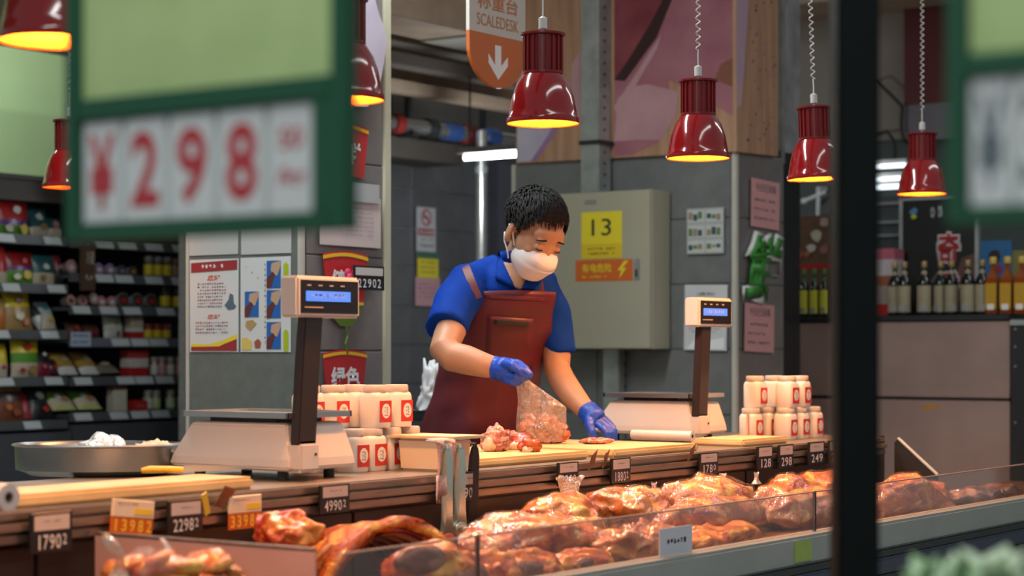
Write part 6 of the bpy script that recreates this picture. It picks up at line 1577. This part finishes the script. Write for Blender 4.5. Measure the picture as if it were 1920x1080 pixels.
apo = padd(me, 'apron', M_APRON); apo.modifiers.new('th', 'SOLIDIFY').thickness = .003
pk = on_cloth([(914, 592), (1000, 598), (998, 690), (910, 684)], .0045, .002, 8, BA); pko = padd(pk.mesh('pocket'), 'pocket', M_APRON, apo)
zp = on_cloth([(926, 599), (992, 604), (992, 613), (926, 608)], .011, .003, 8, BA); padd(zp.mesh('zip'), 'zip', BLACK, pko)
hemb = on_cloth([(893, 551), (1021, 558), (1021, 565), (893, 558)], .0045, .0015, 8, BA); padd(hemb.mesh('hem'), 'hem', M_APRON, apo)
M_STRAP = mat('maroon_strap', (.14, .035, .035), .5)
def strap(pix, wd):
    m = MB(); pts = [surf(u, v, .006) for u, v in pix]; rr = []
    for i, p in enumerate(pts):
        t = (pts[min(i+1, len(pts)-1)]-pts[max(i-1, 0)]).normalized(); vd = (p-Vector((0, 0, CAMZ))).normalized(); s = t.cross(vd).normalized()*wd; k = vd*.002
        rr.append([p-s-k, p+s-k, p+s+k, p-s+k])
    return m.rings(rr)
padd(strap([(897, 560), (889, 540), (881, 520), (875, 505), (872, 499)], .011).mesh('strap'), 'strap', M_STRAP, apo, smooth=True)
padd(strap([(1017, 566), (1016, 552), (1014, 538), (1012, 527)], .0085).mesh('strap'), 'strap', M_STRAP, apo, smooth=True)
# ---- trousers and shoes (hidden behind the counter)
hp = at(900, 885, 5.68)
tr_ = MB()
for s in (-1, 1):
    b0 = hp+LV*(.085*s); tr_.tube([b0+Vector((0, 0, .04)), b0-Vector((0, 0, .2)), b0+FV*.02-Vector((0, 0, hp.z-.48)), b0-Vector((0, 0, hp.z-.06))], [.10, .09, .07, .06], 16)
tr_.tube([hp+Vector((0, 0, .09)), hp, hp-Vector((0, 0, .1))], [.115, .13, .11], 18)
padd(remesh(tr_, .014, 4, 'trousers'), 'trousers', mat('dark_trousers', (.02, .022, .03), .8))
for s in (-1, 1):
    c = hp+LV*(.085*s)+FV*.06; sh = MB().ell((c.x, c.y, .045), (.05, .13, .045), Matrix.Rotation(TH, 3, 'Z'), 18, 10); padd(sh.mesh('shoe'), 'shoe', mat('black_shoe', (.015, .015, .015), .4))
# ---- gloved hands
def glove(chains, palm, prad):
    g = MB(); g.tube(J(*palm), prad, 16)
    for pts, r in chains: g.tube(J(*pts), r, 12); e = J(pts[-1])[0]; g.ell(e, (r[-1]*1.02,)*3, None, 10, 8)
    return remesh(g, .0028, 3, 'glove')
f1, f2 = [.0115, .0105, .0100, .0088], [.0110, .0100, .0092, .0080]
gr = glove([([(958, 680, 5.215), (972, 681, 5.20), (985, 691, 5.19), (994, 702, 5.186)], f1),
            ([(956, 692, 5.20), (972, 693, 5.185), (984, 700, 5.178), (991, 706, 5.184)], f1),
            ([(952, 703, 5.195), (968, 706, 5.178), (979, 709, 5.176), (986, 709, 5.19)], f1),
            ([(948, 711, 5.20), (960, 716, 5.188), (971, 718, 5.185), (979, 714, 5.195)], f2),
            ([(946, 682, 5.20), (962, 686, 5.172), (976, 695, 5.165), (988, 703, 5.170)], [.014, .013, .0115, .0095])],
           [(924, 689, 5.242), (934, 691, 5.238), (944, 693, 5.225), (955, 695, 5.215), (962, 696, 5.21)], [.033, .031, .034, .033, .026])
padd(gr, 'glove', M_GLOVE)['label'] = 'blue glove holding the clear bag'
gl = glove([([(1104, 782, 5.40), (1106, 798, 5.375), (1110, 811, 5.365), (1115, 821, 5.365)], [.0145, .013, .0115, .0098]),
            ([(1118, 793, 5.395), (1130, 803, 5.375), (1138, 813, 5.37), (1139, 827, 5.372)], f1),
            ([(1124, 789, 5.405), (1139, 801, 5.392), (1147, 812, 5.386), (1147, 829, 5.385)], f1),
            ([(1128, 786, 5.42), (1143, 797, 5.41), (1152, 808, 5.405), (1152, 825, 5.40)], f1),
            ([(1128, 782, 5.435), (1141, 792, 5.435), (1149, 801, 5.43), (1151, 815, 5.425)], f2)],
           [(1100, 768, 5.436), (1106, 775, 5.426), (1114, 785, 5.412), (1121, 791, 5.408)], [.031, .030, .035, .030])
padd(gl, 'glove', M_GLOVE)['label'] = 'blue glove reaching to the board'
# ================================================================ bag in the right hand, meat on the boards
bw = MB(); rows = []
n = 40
def bagp(s, t, side):
    uL, uR = 966+6*t+3*math.sin(t*6), 1008+54*min(1, (t*2.6+.32))**.8
    vt = 707+abs(s-.28)*46 if s > .28 else 707+(.28-s)*30
    u = uL+(uR-uL)*s; v = vt+(829-vt)*t
    bul = (.012+.050*t**.8*(1 if t < .9 else .8))*math.sin(PI*s)**.6
    wr = .004*math.sin(14*s+5*t)+.003*noise.noise(Vector((s*9, t*7, side)))
    return at(u, v, 5.24-.05*(1-t)+side*bul+wr)
for j in range(21):
    t = j/20; rows.append([bagp(i/19, t, -1) for i in range(20)]+[bagp(1-i/19, t, 1) for i in range(20)])
bw.rings(rows, cap=False)
bb_ = bw.mesh('held_bag'); o = link('held_bag', bb_, film('thin_bag', (.94, .88, .86), .60, .22, .9, 70, .35, (.62, .50, .47)), smooth='all')
tag(o, 'clear plastic bag of meat chunks held in the man\'s gloved hand', 'bag')
M_CH = meat_mat('chopped_meat', (.42, .05, .03), (.58, .17, .10), (.70, .42, .28), 22)
rn = random.Random(21)
pos = [(986, 818), (1003, 822), (1022, 823), (1040, 822), (1053, 816), (988, 800), (1006, 804), (1025, 806), (1044, 804), (992, 786), (1012, 788), (1030, 792)]
for k, (u, v) in enumerate(pos):
    p = at(u, v, 5.235+rn.uniform(-.02, .02)); p.z = max(p.z, .938)
    m = lump(MB(), (0, 0, 0), (.024, .022, .018), k*2.3+1, .5, 3, 16, 12, Matrix.Rotation(rn.uniform(0, 3), 3, 'Z'))
    tag(m.build('meat_chunk', [M_CH, MT_RED, M_CH][k % 3], None, p, 0, smooth='all'), 'chunk of red meat inside the clear bag the man holds', 'meat', 'meat chunks in the held bag')
def raw(label, u, v, rx, ry, rz_, m, seed, amp=.35, z=ZT+.0205, rot=0.0, cut=None):
    p = atz(u, v, z)
    t = thing('raw_meat', label, 'meat', (p.x, p.y, z), rot)
    lump(MB(), (0, 0, rz_*.8), (rx, ry, rz_), seed, amp, 3.4, 30, 20, flat=-rz_*.8).build('flesh', m, t, smooth='all')
    if cut: lump(MB(), (cut[0], -ry*.7, rz_*cut[1]), (rx*.55, ry*.45, rz_*.5), seed+3, .3, 3, 18, 12).build('fat_layer', mat('white_fat', (.66, .48, .36), .35, var=.15, scale=40), t, smooth='all')
    return t
raw('marbled lump of raw meat at the left end of the board', 929, 846, .036, .030, .034, meat_mat('marbled_meat', (.30, .05, .05), (.42, .14, .12), (.60, .42, .34), 18), 3.3, .4, cut=(-.012, .5))
raw('red slice of raw meat in the middle of the board pile', 966, 843, .034, .026, .024, meat_mat('fresh_red', (.38, .03, .03), (.46, .08, .06), (.62, .36, .28), 14), 5.9, .5, cut=(.0, .35))
raw('small red slice of raw meat at the right of the board pile', 992, 847, .024, .022, .018, MATS.get('fresh_red') or MT_RED, 8.1, .55, cut=(-.005, .3))
raw('thin red meat slices under the reaching gloved hand', 1114, 832, .038, .025, .009, M_CH, 10.4, .6)
bpy.data.scenes.remove(TMP)
